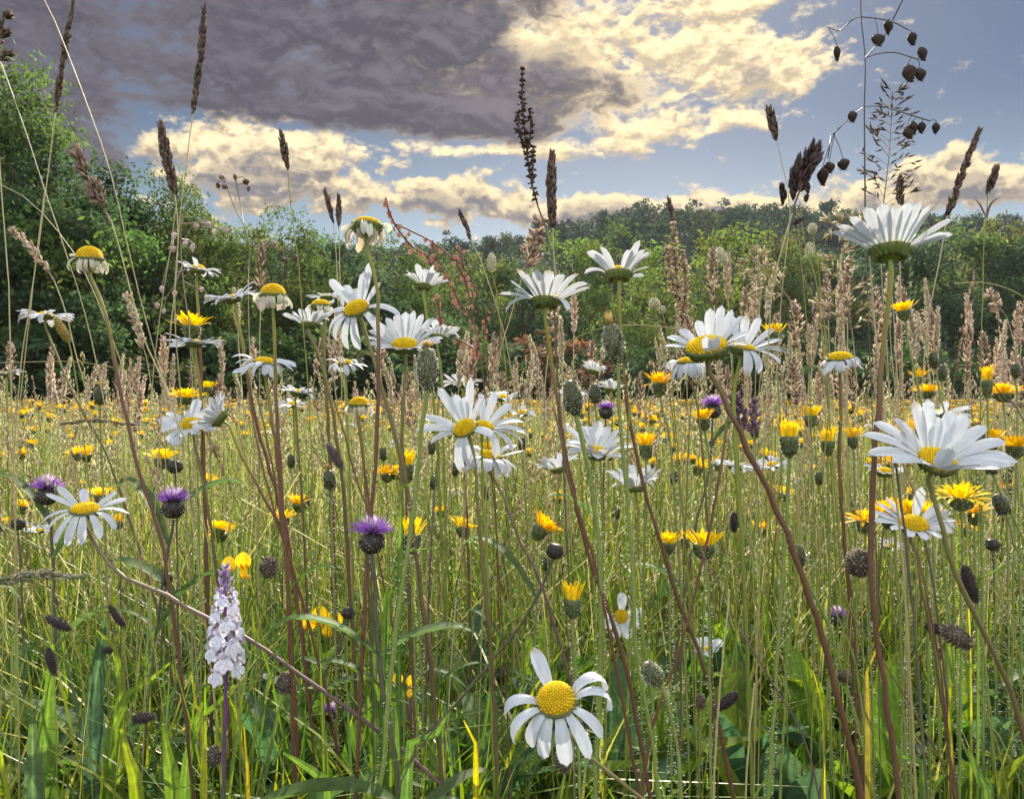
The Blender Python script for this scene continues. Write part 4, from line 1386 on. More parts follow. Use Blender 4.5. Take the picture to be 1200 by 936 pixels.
D_('lone daisy with limp petals on a long curved purplish stem lying across the grass', 100, 597, .48, 'droop', [(107, 625), (122, 655), (150, 679), (182, 690), (222, 713), (300, 754), (350, 790), (405, 828), (475, 882), (535, 940)], 'purple', 6.5, tc=12, tr=5, disc=.0078, dh=.4,
   petals=[(10, 20, -40, 1.1), (35, 25, 0, 1.0), (60, 30, 20, .9), (345, 5, -80, 1.1), (320, -15, -85, 1.1), (290, -30, -85, 1.15), (265, -35, -80, 1.2), (240, -30, -80, 1.25), (215, -10, -75, 1.1), (195, 0, -60, 1.2), (170, 25, 10, 1.2), (150, 25, 20, 1.3), (120, 30, 20, .9)], leaf=0)
D_('small white daisy low in the grass under the limp one with the curved stem', 46, 622, .95, 'open', [(46, 640), (44, 690)], 'green', 2.5, tc=14, tr=-6, disc=.005, n=9, Rm=.016, leaf=0)
D_('upside-down ragged white daisy hanging behind a slanting stem', 728, 722, .72, 'open', [(722, 712), (716, 740), (714, 800)], 'green', 4, tc=70, tr=-6, disc=.006, n=11, Rm=.021, gap=.15, leaf=0)
D_('small white daisy almost buried in green near crossing red stems', 829, 760, .80, 'open', [(830, 775), (833, 830)], 'green', 3, tc=8, disc=.004, n=9, Rm=.019, leaf=0)
D_('tiny low white daisy with a yellow centre by a pale stalk', 893, 854, .80, 'open', [(895, 870), (897, 920)], 'green', 3, tc=22, disc=.006, n=9, Rm=.014, leaf=0)
D_('white daisy at the edge of the view on the meadow skyline', 8, 438, 1.1, 'open', [(8, 455), (9, 520)], 'green', 3, tc=5, disc=.006, n=16, Rm=.02, leaf=0)

# ================================================================== hawkbits
H_ = hawkbit
H_('large half-closed yellow hawkbit on a pale hairy stem beside the thick red stem', 925, 512, .46, [(923, 545), (922, 600), (917, 680), (912, 760), (906, 850), (900, 936)], 12.5, 14, 8, wpx=6.5, hair=420)
H_('yellow hawkbit next to the largest one, held slightly lower', 970, 517, .62, [(970, 545), (971, 600), (972, 690)], 9, 10, 12, wpx=4)
H_('small orange-yellow hawkbit third in line from the largest one', 1000, 512, .78, [(1001, 540), (1002, 600)], 8, 8, 28, wpx=3.5, orange=.4)
H_('yellow hawkbit behind and above the largest one', 950, 487, .80, [(950, 505), (951, 560)], 8, 8, 34, wpx=3.5)
H_('wide orange hawkbit over a dark head near the purple knapweed by the slanting stem', 824, 491, .60, [(829, 520), (833, 560), (828, 640)], 9, 8, 36, wpx=4, orange=.3, tr=-8)
H_('orange hawkbit crossed by the stem of the upright cup daisy', 757, 522, .62, [(757, 545), (756, 610), (754, 690)], 9.5, 10, 18, wpx=4, orange=.5)
H_('yellow hawkbit on a thick hairy base above the nearest daisy', 671, 702, .46, [(672, 740), (674, 780), (677, 840), (680, 936)], 12, 13, 12, wpx=6, hair=380)
H_('yellow hawkbit partly behind the bright hairy stem, close to the big purple knapweed', 482, 627, .50, [(481, 660), (483, 700), (486, 780)], 13, 14, 14, wpx=5, ragged=.3, hair=260)
H_('yellow hawkbit left of a pair beside the bent dry stalk', 784, 636, .58, [(785, 665), (785, 720), (786, 800)], 9, 8, 28, wpx=4, hair=260)
H_('broader yellow hawkbit right of a pair beneath the bent dry stalk', 825, 638, .50, [(829, 665), (831, 720), (832, 800)], 15, 10, 42, wpx=5, hair=260)
H_('orange-yellow hawkbit tilted sideways above the dark knapweed bud', 636, 618, .62, [(634, 640), (630, 690)], 11, 10, 44, tr=38, orange=.5, wpx=3.5)
H_('orange-yellow hawkbit left of the trio behind the single-upright-petal daisy', 1041, 602, .52, [(1046, 640), (1052, 690), (1057, 780)], 13, 11, 34, tr=-18, wpx=4.5, orange=.3)
H_('middle hawkbit of the trio behind the single-upright-petal daisy', 1066, 603, .53, [(1064, 640), (1064, 720), (1066, 800)], 12, 13, 26, wpx=4.5)
H_('right-hand hawkbit of the trio behind the single-upright-petal daisy', 1089, 605, .54, [(1086, 640), (1086, 720), (1088, 800)], 10, 11, 22, tr=8, wpx=4.5)
H_('shaggy wide yellow hawkbit just beneath the widest daisy', 1126, 583, .50, [(1127, 610), (1127, 660), (1126, 740)], 17, 9, 62, ragged=.9, wpx=4.5)
H_('ragged drooping yellow hawkbit touching the long red stem', 1013, 610, .60, [(1015, 640), (1018, 700)], 10, 9, 60, ragged=1.0, orange=.3, wpx=3.5)
H_('ragged orange hawkbit below the shaggy wide one', 1142, 600, .62, [(1142, 630), (1144, 700)], 9, 9, 58, ragged=.9, orange=.6, wpx=3.5)
H_('lone yellow hawkbit above the pink grasses in front of the dark trees', 1059, 364, .60, [(1061, 385), (1068, 420), (1079, 470), (1090, 530)], 9, 7, 38, wpx=3.5, tr=-10)
H_('yellow hawkbit beside the raised petals of the thick-stemmed daisy pair', 908, 390, .66, [(908, 405), (912, 450), (915, 520)], 9, 7, 34, wpx=3)
H_('orange hawkbit trailing one long floret above a dark base, near the cream daisy', 773, 449, .60, [(777, 475), (784, 510), (790, 570)], 10, 9, 44, ragged=.7, orange=.5, wpx=4)
H_('yellow hawkbit between two daisies against the dark left trees', 224, 382, .72, [(226, 405), (229, 450), (231, 520)], 11, 10, 40, ragged=.5, wpx=3)
H_('broad flat yellow hawkbit low against the left trees', 218, 466, .72, [(219, 485), (222, 540)], 13, 5, 66, wpx=3)
H_('round yellow hawkbit at the skyline just right of the flat one', 243, 454, .95, [(244, 470), (246, 520)], 6, 5, 50, wpx=2.5)
H_('yellow hawkbit standing behind the cup daisy with yellow flecks', 1084, 502, .60, [(1088, 530), (1092, 600)], 13, 9, 66, ragged=.6, orange=.4, wpx=4)
H_('tall yellow hawkbit on the skyline near the right edge', 1157, 446, .64, [(1158, 475), (1156, 540), (1152, 620)], 7, 12, 10, wpx=3.5, orange=.2)
H_('spreading orange hawkbit just right of the tall one on the skyline', 1176, 461, .66, [(1179, 490), (1180, 560)], 13, 6, 60, wpx=3.5, orange=.4)
H_('orange hawkbit low above the cup daisy with yellow flecks', 1087, 459, .72, [(1087, 480), (1090, 540)], 10, 5, 66, wpx=3, orange=.3)
H_('thin yellow hawkbit on a long pale stalk beside the red stem on the skyline', 1077, 442, .80, [(1079, 465), (1084, 530)], 6, 7, 40, wpx=3, ragged=.6, orange=.3)
H_('yellow hawkbit above the leafy dark knapweed bud on the left', 190, 537, .80, [(192, 555), (196, 610)], 11, 7, 54, wpx=3)
H_('hawkbit whose yellow florets show between four red daisy stems', 476, 545, .62, [(480, 570), (486, 640)], 10, 13, 16, wpx=3.5)
H_('round yellow hawkbit just above the limp daisy on the curved stem', 119, 580, .95, [(120, 598), (124, 650)], 9, 6, 54, wpx=2.5)
H_('yellow hawkbit at the right margin with spiky orange florets', 1190, 523, .62, [(1192, 550), (1194, 620)], 12, 8, 50, ragged=.7, orange=.5, wpx=3.5)
H_('orange hawkbit just inside from the right margin over a dark base', 1163, 514, .66, [(1164, 540), (1165, 610)], 9, 8, 34, orange=.3, wpx=3.5)

# ------------------------------------------------------------------ buds
B_ = bud
B_('big upright green hawkbit bud with pale bristles on the brightest hairy stem', 501, 432, .44, [(498, 460), (493, 520), (484, 600), (470, 700), (458, 790), (450, 880), (444, 950)], 13, 27, wpx=8, hair=420, topped=.35)
B_('closed bud with a brown withered tuft on a pale hairy stem beside the side-on daisy', 719, 402, .46, [(722, 430), (728, 500), (735, 580), (741, 660), (745, 760), (762, 850)], 13, 25, tr=-12, wpx=7, hair=420, topped=.75)
B_('dark bristly bud leaning in front of hidden white daisies', 671, 466, .48, [(677, 495), (690, 545), (700, 620), (704, 700), (703, 800), (697, 936)], 12.5, 23, tr=-12, wpx=8, hair=520, dark=.75)
B_('small dark bud on a thin stalk beside the dark bristly bud', 697, 461, .62, [(701, 485), (704, 540), (706, 620)], 7.5, 13, wpx=4, hair=160, dark=.7)
B_('nodding bristly bud at the top of a curved bright stem near the nearest daisy', 764, 789, .42, [(776, 806), (787, 842), (794, 880), (799, 936)], 12, 17, tr=-38, wpx=7, hair=420)
B_('dark hairy bud with pale tip against the left trees', 117, 463, .70, [(118, 485), (119, 540), (123, 620)], 7, 12, wpx=3.5, hair=160, dark=.7, topped=.5)
B_('dark hawkbit bud with withered brown tip among the red daisy stems', 386, 562, .66, [(387, 590), (389, 640), (392, 720)], 8, 13, tr=-8, wpx=4, hair=200, dark=.8, topped=.6)
B_('dark bud just left of the thick slanting stem with a cream tip', 936, 650, .52, [(941, 670), (955, 700), (975, 745)], 8, 15, tr=-10, wpx=5, hair=220, dark=.7)
B_('dark vase-shaped bud right of the trio of hawkbits', 1173, 590, .56, [(1180, 615), (1194, 650), (1215, 700)], 9.5, 14, tr=-24, wpx=4, hair=200, dark=.7)
B_('dark bud below the spreading white petals at the right, on a slanting stalk', 1160, 545, .56, [(1166, 565), (1180, 595), (1202, 640)], 8, 12, tr=-20, wpx=4, hair=200, dark=.75)
B_('dark bud with pale frill on the skyline left of a browner bud', 1094, 422, .60, [(1097, 445), (1106, 480), (1118, 530)], 6, 11, tr=-12, wpx=3.5, hair=160, dark=.6, topped=.3)
B_('browner bud on the skyline close to one with a pale frill', 1104, 437, .62, [(1105, 458), (1108, 500), (1112, 560)], 6, 11, wpx=3.5, hair=160, dark=.6)
B_('dark round bud close to the right end of the meadow skyline', 1190, 434, .62, [(1192, 455), (1192, 500), (1190, 570)], 6, 10, wpx=3.5, hair=160, dark=.6)
B_('upright dark bud beyond the widest daisy petals', 1148, 510, .60, [(1149, 535), (1150, 600)], 7, 12, wpx=4, hair=160, dark=.75, topped=.5)
for k, (x, y) in enumerate(((358, 588), (341, 540), (449, 532), (506, 524), (533, 550), (570, 577), (508, 565), (342, 432), (790, 560), (640, 660), (885, 505), (868, 610), (1132, 488), (1180, 560), (612, 520), (722, 600), (960, 560), (1160, 650))):
    B_('small dark hawkbit bud standing among the grass stalks', x, y, .95 + .02 * (k % 4), [(x + rng.uniform(-2, 4), y + 20), (x + rng.uniform(-4, 8), y + 70)], 5, 9, wpx=3, hair=70, dark=.7, group='small dark buds among the grass', name='small_bud')

# ------------------------------------------------------------------ knapweeds
K_ = knapweed
K_('largest purple knapweed with a pale tuft over a scaly dark head', 436, 624, .46, [(438, 665), (440, 720), (448, 800), (462, 880), (468, 950)], 15, 1.05, wpx=8, leaf=5)
K_('purple knapweed with dark head and spreading leaves, left of the red stems', 203, 586, .60, [(200, 625), (194, 660), (186, 720), (176, 800)], 13, .95, wpx=5, leaf=4)
K_('purple knapweed near the left edge just over the limp daisy', 55, 572, .70, [(58, 600), (62, 660), (64, 730)], 12, 1.0, wpx=5, leaf=3)
K_('small purple knapweed on the skyline behind the wide orange hawkbit', 835, 474, .74, [(836, 500), (830, 560), (815, 620)], 10, .85, wpx=4, leaf=2)
K_('small purple knapweed beyond the dark bristly bud', 710, 478, .85, [(709, 505), (708, 560)], 8, .85, wpx=3.5, leaf=1)
K_('tiny purple knapweed tuft low near the curved purplish stem', 388, 832, .72, [(390, 850), (392, 900)], 8, .9, wpx=3, leaf=1)
K_('tiny purple knapweed low beside the thick slanting stem', 981, 720, .80, [(982, 738), (984, 790)], 8, .9, wpx=3, leaf=1)
K_('faint purple knapweed speck in the grass right of the dark stems', 1172, 604, 1.2, [(1173, 620), (1174, 660)], 5, .9, wpx=2.5, leaf=0)
K_('dark closed knapweed bud on a side branch near the orange hawkbit', 652, 638, .58, [(648, 655), (638, 680), (615, 725), (575, 775), (530, 830), (480, 880)], 10.5, 0, wpx=5, leaf=3, tr=12)
K_('dark closed knapweed bud under the yellow hawkbit on the left', 205, 540, .70, [(206, 560), (207, 610)], 9, 0, wpx=3.5, leaf=3)
K_('dark closed knapweed bud beneath the left-edge purple one', 21, 608, .72, [(22, 630), (25, 690)], 8, 0, wpx=3.5, leaf=2)
K_('dark closed knapweed bud on a forked stalk amid the lower grass', 408, 712, .66, [(404, 740), (392, 770), (375, 800)], 8, 0, wpx=4, leaf=3)
K_('dark closed knapweed bud low right of the purple-tufted one with leaves', 194, 672, .70, [(193, 690), (190, 740)], 8, 0, wpx=4, leaf=2)
K_('dark closed knapweed bud near the base of the shaggy hawkbit', 1163, 632, .66, [(1164, 650), (1166, 710)], 8, 0, wpx=3.5, leaf=2)

# ================================================================== orchid
def orchid_flower(parent, base, out, s, tilt=0.0):
    """hooded pale orchid flower with a spotted three-lobed lip"""
    m = MB()
    out = nrm(out)
    sd = nrm(np.cross(out, (0, 0, 1)))
    up = np.cross(sd, out)
    c = jit((.70, .68, .76), .08)
    o = base + out * s * .35
    # lip: three lobes hanging forward
    for a, l, w in ((-.75, .95, .62), (0, 1.05, .5), (.75, .95, .62)):
        d = nrm(-up * math.cos(a) * .9 + sd * math.sin(a) + out * .35)
        q = o + d * s * l * np.array((0, .35, .7, 1.0))[:, None] + out * s * np.array((0, .12, .12, -.02))[:, None]
        ribbon(m, catmull(q, 6), s * w, np.cross(d, out), c, .12, 3, np.array((.6, .9, 1.05, 1.1, .95, .4)))
        for k in range(3):
            p = o + d * s * l * (.3 + .16 * k) + out * s * .16 + np.cross(d, out) * s * rng.uniform(-.12, .12)
            spindles(m, p[None], d[None], s * .13, s * .05, (.20, .05, .30), .5)
    for a, l in ((-1.15, .8), (1.15, .8), (-.35, .6), (.35, .6), (0, .7)):
        d = nrm(up * math.cos(a) + sd * math.sin(a) + out * (.45 if abs(a) < 1 else .1))
        q = o + d * s * l * np.array((0, .5, 1.0))[:, None]
        ribbon(m, catmull(q, 5), s * .32, np.cross(d, out), jit((.67, .62, .75), .1), .25, 3, np.array((.6, 1, .9, .6, .1)))
    spindles(m, (base + out * s * .12)[None], (out - up * .4)[None], s * .8, s * .2, (.30, .20, .36))
    return m.build('flower', M_PETAL, parent, parent.location)


od = .46
opath = stem_path([(263, 668), (264, 720), (265, 790), (263, 860), (262, 936)], od)
oroot = empty('spotted_orchid', Vector(opath[-1]), 'single pale lilac orchid with a dense spike of spotted flowers', 'orchid')
m = MB()
tube(m, opath, np.linspace(1.6, 4.2, len(opath)) * od / F, ramp(len(opath), ((0, (.20, .08, .24)), (.28, (.12, .05, .13)), (.36, (.09, .10, .05)), (1, (.09, .13, .04)))), 8)
m.build('stem', M_STEM, oroot, oroot.location)
nf = 30
for k in range(nf):
    s = k / (nf - 1)
    y = 694 + 96 * s
    a = k * 2.4
    wpx = 7 + 6 * min(1, s * 2.2) - 3 * max(0, s - .85) * 6
    b = P(264 + .6 * s, y, od)
    out = np.array((math.cos(a), math.sin(a) * 1.0, .10))
    if s > .8 and rng.random() < .45: continue
    orchid_flower(oroot, b + out * wpx * .75 * od / F, out, (10.5 + 4.5 * min(1, s * 1.6)) * od / F)
bm = MB()
for k in range(16):
    s = k / 15
    a = k * 2.4
    out = np.array((math.cos(a), math.sin(a), 1.6))
    b = P(263.5, 662 + 34 * s, od) + np.array((math.cos(a), math.sin(a), 0)) * (3 + 6 * s) * od / F
    spindles(bm, b[None], out[None], 12 * od / F, 4.6 * od / F, jits((.46, .34, .60), 1, .2))
bm.build('flower_buds', M_PETAL, oroot, oroot.location)
stem_leaves(opath, od, oroot, 3, .09, .35, .7, (.075, .13, .035), .13)


# ================================================================== bird's-foot trefoil
def trefoil(label, pts, d, stem):
    path = stem_path(stem, d)
    root = empty('birdsfoot_trefoil', Vector(path[-1]), label, 'trefoil')
    stem_part(path, 3, d, 'green', root)
    for (x, y, rpx, ang) in pts:
        m = MB()
        c = P(x, y, d)
        r = rpx * d / F
        q = np.array(((0, 0, -1.0), (.1, -.1, -.4), (0, -.1, .4), (-.1, .25, 1.0))) * r + c
        ribbon(m, catmull(q, 8), r * 1.7, (math.cos(ang - 1.2), .25, .1), (.86, .56, .012), .12, 7, np.array((.3, .7, .95, 1.05, 1.05, .95, .7, .25)))
        for sg in (-1, 1):
            spindles(m, (c + np.array((sg * .3 + .3 * math.cos(ang), -.35, -.55)) * r)[None], np.array((.5 * math.cos(ang), -.8, .25))[None], r * 1.3, r * .8, (.84, .42, .012), .6)
        m.build('flower', M_YEL, root, root.location)
    stem_leaves(path, d, root, 3, .02, .1, .5)


trefoil('orange-yellow trefoil flowers right behind the orchid tip', ((268, 661, 9, 1.2), (285, 657, 10, .6), (287, 670, 8, -.3)), .50, [(276, 672), (278, 720), (280, 790)])
trefoil('orange-yellow trefoil flowers low between the hairy stem and a pale stalk', ((466, 795, 7, 1.3), (482, 798, 7, 1.0), (481, 812, 5, 0)), .55, [(474, 810), (474, 840), (472, 890)])
trefoil('yellow trefoil glowing deep in the grass behind red stems', ((375, 722, 12, 1.2), (392, 726, 10, .6), (362, 730, 9, 1.8), (384, 738, 8, 0)), .85, [(380, 740), (380, 780)])

# ================================================================== tall grasses against the sky
G_ = spike_grass
G_('dark narrow grass spike reaching highest against the purple cloud', .62, (239, 8), (226, 130), [(215, 220), (207, 300), (205, 380), (212, 470)], 3.6, 190, mid=(236, 60), wpx=2.4, prof=(.3, .8, 1, .8, 1, .4))
G_('slender black grass spike beside the tallest broad tree', .60, (86, 2), (65, 130), [(58, 190), (42, 310), (28, 400), (20, 480)], 3.4, 190, mid=(74, 70), wpx=2.4, prof=(.3, .8, 1, .7, .9, .3))
G_('dense brown grass spike standing over the low left trees', .55, (188, 144), (205, 226), [(208, 260), (206, 330), (196, 420), (188, 500)], 5.6, 260, pal=BROWN_SEED[2:] + DARK_SEED, mid=(196, 188), wpx=2.6, prof=(.3, .8, 1, 1, .9, .6))
G_('small dark grass tip nodding over the gappy thin-crowned tree', .62, (329, 154), (337, 198), [(341, 240), (350, 310), (356, 390), (362, 470)], 3.6, 70, colr='yg', wpx=2.4)
G_('thin dark grass spike first of a close pair left of the tallest withered daisy', .66, (381, 222), (390, 258), [(394, 300), (397, 370), (400, 450)], 2.4, 50, wpx=2)
G_('thin dark grass spike second of a close pair, nearer the tallest withered daisy', .66, (397, 228), (397, 262), [(398, 310), (400, 390), (404, 460)], 2.4, 50, wpx=2)
G_('dense brown grass spike close beside the dark dock stem', .55, (647, 178), (648, 264), [(649, 300), (655, 380), (660, 470)], 5.2, 300, pal=BROWN_SEED[2:] + DARK_SEED, mid=(646, 220), wpx=2.4, prof=(.3, .9, 1, 1, .9, .5))
G_('short black grass head on a bent stalk by the cocksfoot', .58, (901, 126), (909, 161), [(918, 200), (926, 240), (922, 290), (915, 360)], 4.6, 120, wpx=2.2, prof=(.5, 1, 1, .9, .6))
G_('long dark grass spike leaning right over the wooded hill', .60, (1148, 152), (1110, 252), [(1104, 290), (1090, 360), (1082, 430)], 4.2, 190, mid=(1130, 198), wpx=2.6, prof=(.3, .7, .9, .8, 1, .6))
G_('small dark grass head with two wing-like leaves near the edge', .60, (1168, 194), (1158, 224), [(1153, 280), (1152, 330), (1150, 420)], 4, 80, colr='yg', wpx=2.4)
G_('dark pointed grass spike over the red seed spray', .62, (539, 248), (552, 282), [(565, 310), (585, 370), (600, 440)], 2.4, 40, wpx=2.4)
G_('thin dark spike standing upright near the pale sorrel column', .66, (784, 233), (789, 262), [(790, 300), (792, 360)], 2.2, 40, wpx=2)
G_('brown upright seed spike hidden among the oat grass', .62, (1055, 208), (1055, 246), [(1054, 290), (1056, 360)], 4, 110, wpx=2.4)
# two-winged leaves
for lab, p in (('dark wing-like grass leaf curving outwards left of its small head', [(1157, 256), (1150, 240), (1142, 232)]), ('dark wing-like grass leaf curving outwards right of its small head', [(1157, 256), (1162, 240), (1172, 231)])):
    w = [P(a, b, .60) for a, b in p]
    m = MB()
    ribbon(m, catmull(w, 9), 5 * .6 / F, (0, 1, .3), (.10, .055, .045), .3)
    o = m.build('grass_leaf', M_GRASS, None, w[0])
    o.location = Vector(w[0])
    tag(o, lab, 'leaf', kind='thing')

# dock / sorrel
def dock(label, d, axis_px, stem, whorls, rpx, pal, side=(), wpx=3, colr='dark', name='dock', seed=4.2):
    root, path = grass(label, d, [axis_px[-1]] + list(stem), name, 'dock', colr, wpx)
    m = MB()
    k_ = d / F
    for pts in (axis_px, *side):
        ax = catmull([P(a, b, d) for a, b in pts], 24)
        tube(m, ax[::-1], wpx * k_ * .35, (.10, .06, .045), 5)
        n = int(whorls * (np.linalg.norm(ax[0] - ax[-1]) / np.linalg.norm(P(*axis_px[0], d) - P(*axis_px[-1], d))))
        for q in range(max(n, 4)):
            s = (q + .3 * rng.random()) / max(n, 4)
            o = ax[min(int(s * 23), 23)]
            kk = rng.integers(5, 9)
            off = nrm(rng.normal(size=(kk, 3))) * rpx * k_ * rng.uniform(.5, 1.1, (kk, 1)) * min(1, .45 + s * 2)
            off[:, 2] *= .5
            spindles(m, o + off, off + (0, 0, -.2 * rpx * k_), seed * k_ * rng.uniform(.8, 1.2, kk), seed * .85 * k_, np.asarray(pal)[rng.integers(len(pal), size=kk)] * rng.uniform(.7, 1.3, (kk, 1)), .6)
    m.build('seed_head', M_SEED, root, root.location)
    return root


dock('dark dock spike of clustered seeds towering against the cloud in the middle', .55, [(612, 80), (612, 120), (616, 165), (622, 210), (630, 240)], [(638, 262), (646, 300), (650, 350), (652, 420), (658, 500)], 34, 4.6, ((.06, .04, .028), (.09, .055, .035), (.04, .028, .022)),
     side=([(607, 132), (608, 150), (614, 176)], [(621, 128), (622, 150), (618, 178)], [(625, 172), (624, 200), (624, 214)]), wpx=3.4)
dock('pale cream column of sorrel seeds between cup daisies', .60, [(789, 262), (790, 300), (796, 350), (801, 400)], [(803, 420), (806, 480)], 40, 6, ((.52, .42, .26), (.42, .30, .18), (.56, .48, .34), (.34, .22, .14)), side=([(800, 295), (803, 330), (801, 370)], [(782, 290), (786, 320), (792, 350)]), wpx=2.4, colr='tan', name='sorrel_column', seed=4.8)


def sorrel_spray(label, d, sprays, stem, base):
    """arching branches hung with round winged seeds"""
    root, path = grass(label, d, [base] + list(stem), 'sorrel_spray', 'sorrel', 'red', 2.6)
    k_ = d / F
    for pts, n, sz in sprays:
        m = MB()
        ax = catmull([P(a, b, d + rng.normal(0, .004)) for a, b in pts], 30)
        tube(m, ax[::-1], 1.1 * k_, (.16, .06, .05), 5)
        for q in range(n):
            s = (q + .5 * rng.random()) / n
            o = ax[min(int(s * 29), 29)]
            c = o + np.array((rng.normal(0, 2.2), rng.normal(0, 2), -rng.uniform(1, 6))) * k_
            r = sz * k_ * rng.uniform(.62, .98)
            th = np.arange(9) * 2 * PI / 9
            ez = rng.normal(0, .5)
            uu = np.array((math.cos(ez), math.sin(ez), 0))
            ww = np.array((0, 0, 1.))
            nn = np.cross(uu, ww)
            ringv = c + (uu * np.cos(th)[:, None] + ww * np.sin(th)[:, None] * 1.1) * r
            f = np.stack([np.arange(9), (np.arange(9) + 1) % 9, np.full(9, 9)], -1)
            for sg in (-1, 1):
                m.add(np.concatenate([ringv, [c + nn * sg * r * .25]]), f, np.concatenate([np.tile(jit((.48, .29, .22), .2), (9, 1)), [np.array((.45, .16, .08))]]))
            spindles(m, c[None], ww[None], r * 1.1, r * .8, (.30, .09, .035), .9)
            tube(m, np.array([o, c + ww * r]), .4 * k_, (.2, .09, .07), 3)
        m.build('seed_branch', M_SEED, root, root.location)
    return root


sorrel_spray('drooping red sorrel spray hung with round winged seeds beside the tallest withered daisy', .55,
             [([(452, 232), (456, 248), (466, 268), (482, 288), (500, 300), (505, 312)], 20, 3.2),
              ([(462, 262), (480, 270), (510, 286), (535, 310), (548, 340), (553, 372)], 8, 3.4),
              ([(507, 282), (508, 296), (514, 312), (526, 326), (534, 346), (546, 366)], 22, 3.6),
              ([(538, 288), (540, 300), (546, 322), (560, 345)], 10, 3.4),
              ([(513, 345), (514, 360), (517, 380)], 7, 3.2)],
             [(560, 395), (566, 440), (572, 520), (580, 600)], (553, 372))
sorrel_spray('pinkish sorrel branch of round seeds hanging lower, near the edge-on daisy', .60,
             [([(552, 372), (557, 385), (560, 402), (558, 418)], 12, 3.2), ([(533, 396), (545, 402), (560, 412), (572, 428)], 8, 3.0), ([(575, 360), (570, 378), (566, 396)], 6, 2.8)],
             [(572, 440), (576, 500)], (566, 396))

# cocksfoot and other panicles
N_ = panicle_grass
cocksfoot('dark cocksfoot grass with plump wedge-shaped tufts against the sky', .50,
          [(943, 196, 18, 38, 17), (950, 188, 30, 34, 14), (935, 212, 2, 36, 17), (948, 200, 34, 30, 14), (930, 230, -2, 42, 19), (938, 222, 22, 34, 16), (942, 210, 36, 30, 13), (918, 238, -14, 26, 12), (946, 226, 8, 14, 8), (944, 236, 20, 12, 8), (930, 262, 62, 18, 7)],
          [(958, 172), (946, 200), (934, 232), (928, 250)], [(924, 266), (914, 300), (905, 340), (900, 420)], ((.055, .035, .035), (.085, .05, .045), (.04, .028, .028)), 3)
N_('brown open grass head near the leaning stalks at the left', .52, (90, 180), (131, 262), [(140, 290), (150, 330), (170, 400), (200, 470), (215, 540)], 11, 26, 24, BROWN_SEED + ((.30, .23, .18),), wpx=3, Lpx=11, Wpx=3.6, rise=1.2, mid=(108, 218), clump=4.5, name='cocksfoot')
N_('dark grass head cut by the left edge of the view', .50, (4, 20), (-6, 100), [(0, 200), (8, 300), (12, 400)], 6, 36, 22, DARK_SEED[1:], wpx=2.6, Lpx=11, Wpx=4.5, rise=.6, clump=5, name='cocksfoot')
N_('soft pinkish grass plume leaning left above the flat small daisy', .60, (18, 275), (64, 330), [(78, 370), (90, 420), (105, 480)], 9, 15, 18, PINK_SEED + PALE_SEED[:1], wpx=2.2, Lpx=8, Wpx=3, rise=1.3, mid=(42, 296), clump=4)
N_('pale beige grass plume behind the leaning red-stemmed withered daisy', .72, (150, 350), (172, 420), [(178, 460), (186, 520)], 10, 16, 20, PALE_SEED + PINK_SEED[:1], wpx=2, Lpx=8, Wpx=3, rise=1.3, clump=4)
N_('pinkish cocksfoot with curled tufts above the side-on daisy', .58, (632, 265), (612, 325), [(600, 365), (585, 420), (578, 500)], 9, 32, 18, PINK_SEED + BROWN_SEED, wpx=2.4, Lpx=10, Wpx=3.6, rise=.9, clump=5, name='cocksfoot')
N_('fine airy oat grass with dark spread spikelets against the sky', .55, (1046, 110), (1034, 250), [(1032, 280), (1034, 340), (1040, 420)], 34, 46, 5, DARK_SEED, wpx=1.8, Lpx=11, Wpx=2.3, rise=.4, name='oat_grass', mid=(1042, 180))
N_('straw oat grass spreading sideways just under the biggest cup daisy', .52, (975, 262), (1040, 272), [(1044, 330), (1050, 420)], 9, 34, 9, PALE_SEED, wpx=2, Lpx=13, Wpx=3.0, rise=.5, name='oat_grass', droop=.2)
N_('pale oat grass fanned out beside the red stem of the biggest cup daisy', .58, (985, 300), (1000, 400), [(1003, 440), (1006, 520)], 13, 48, 10, PALE_SEED, wpx=2, Lpx=12, Wpx=2.8, rise=.4, name='oat_grass')
N_('pale oat grass drooping next to the yellow hawkbit by the slanting daisy pair', .58, (880, 300), (925, 350), [(935, 400), (945, 470)], 10, 36, 10, PALE_SEED, wpx=2, Lpx=12, Wpx=2.8, rise=.5, name='oat_grass', droop=.25)
N_('pink grass plume against the dark hillside by the edge of the view', .80, (1160, 345), (1180, 372), [(1190, 410), (1192, 470)], 6, 16, 16, PINK_SEED, wpx=2, Lpx=8, Wpx=3, rise=.8, clump=4)
N_('dusky purple grass plume behind the thick slanting stem', .70, (862, 470), (872, 512), [(876, 560), (880, 620)], 9, 18, 16, ((.15, .085, .13), (.22, .13, .18), (.11, .065, .09)), wpx=2, Lpx=9, Wpx=3.4, rise=1.0, clump=4)
N_('second dusky purple plume just right of its darker twin', .74, (884, 472), (884, 520), [(886, 570)], 8, 16, 14, ((.18, .11, .15), (.26, .17, .20)), wpx=2, Lpx=9, Wpx=3.4, rise=1.0, clump=4)

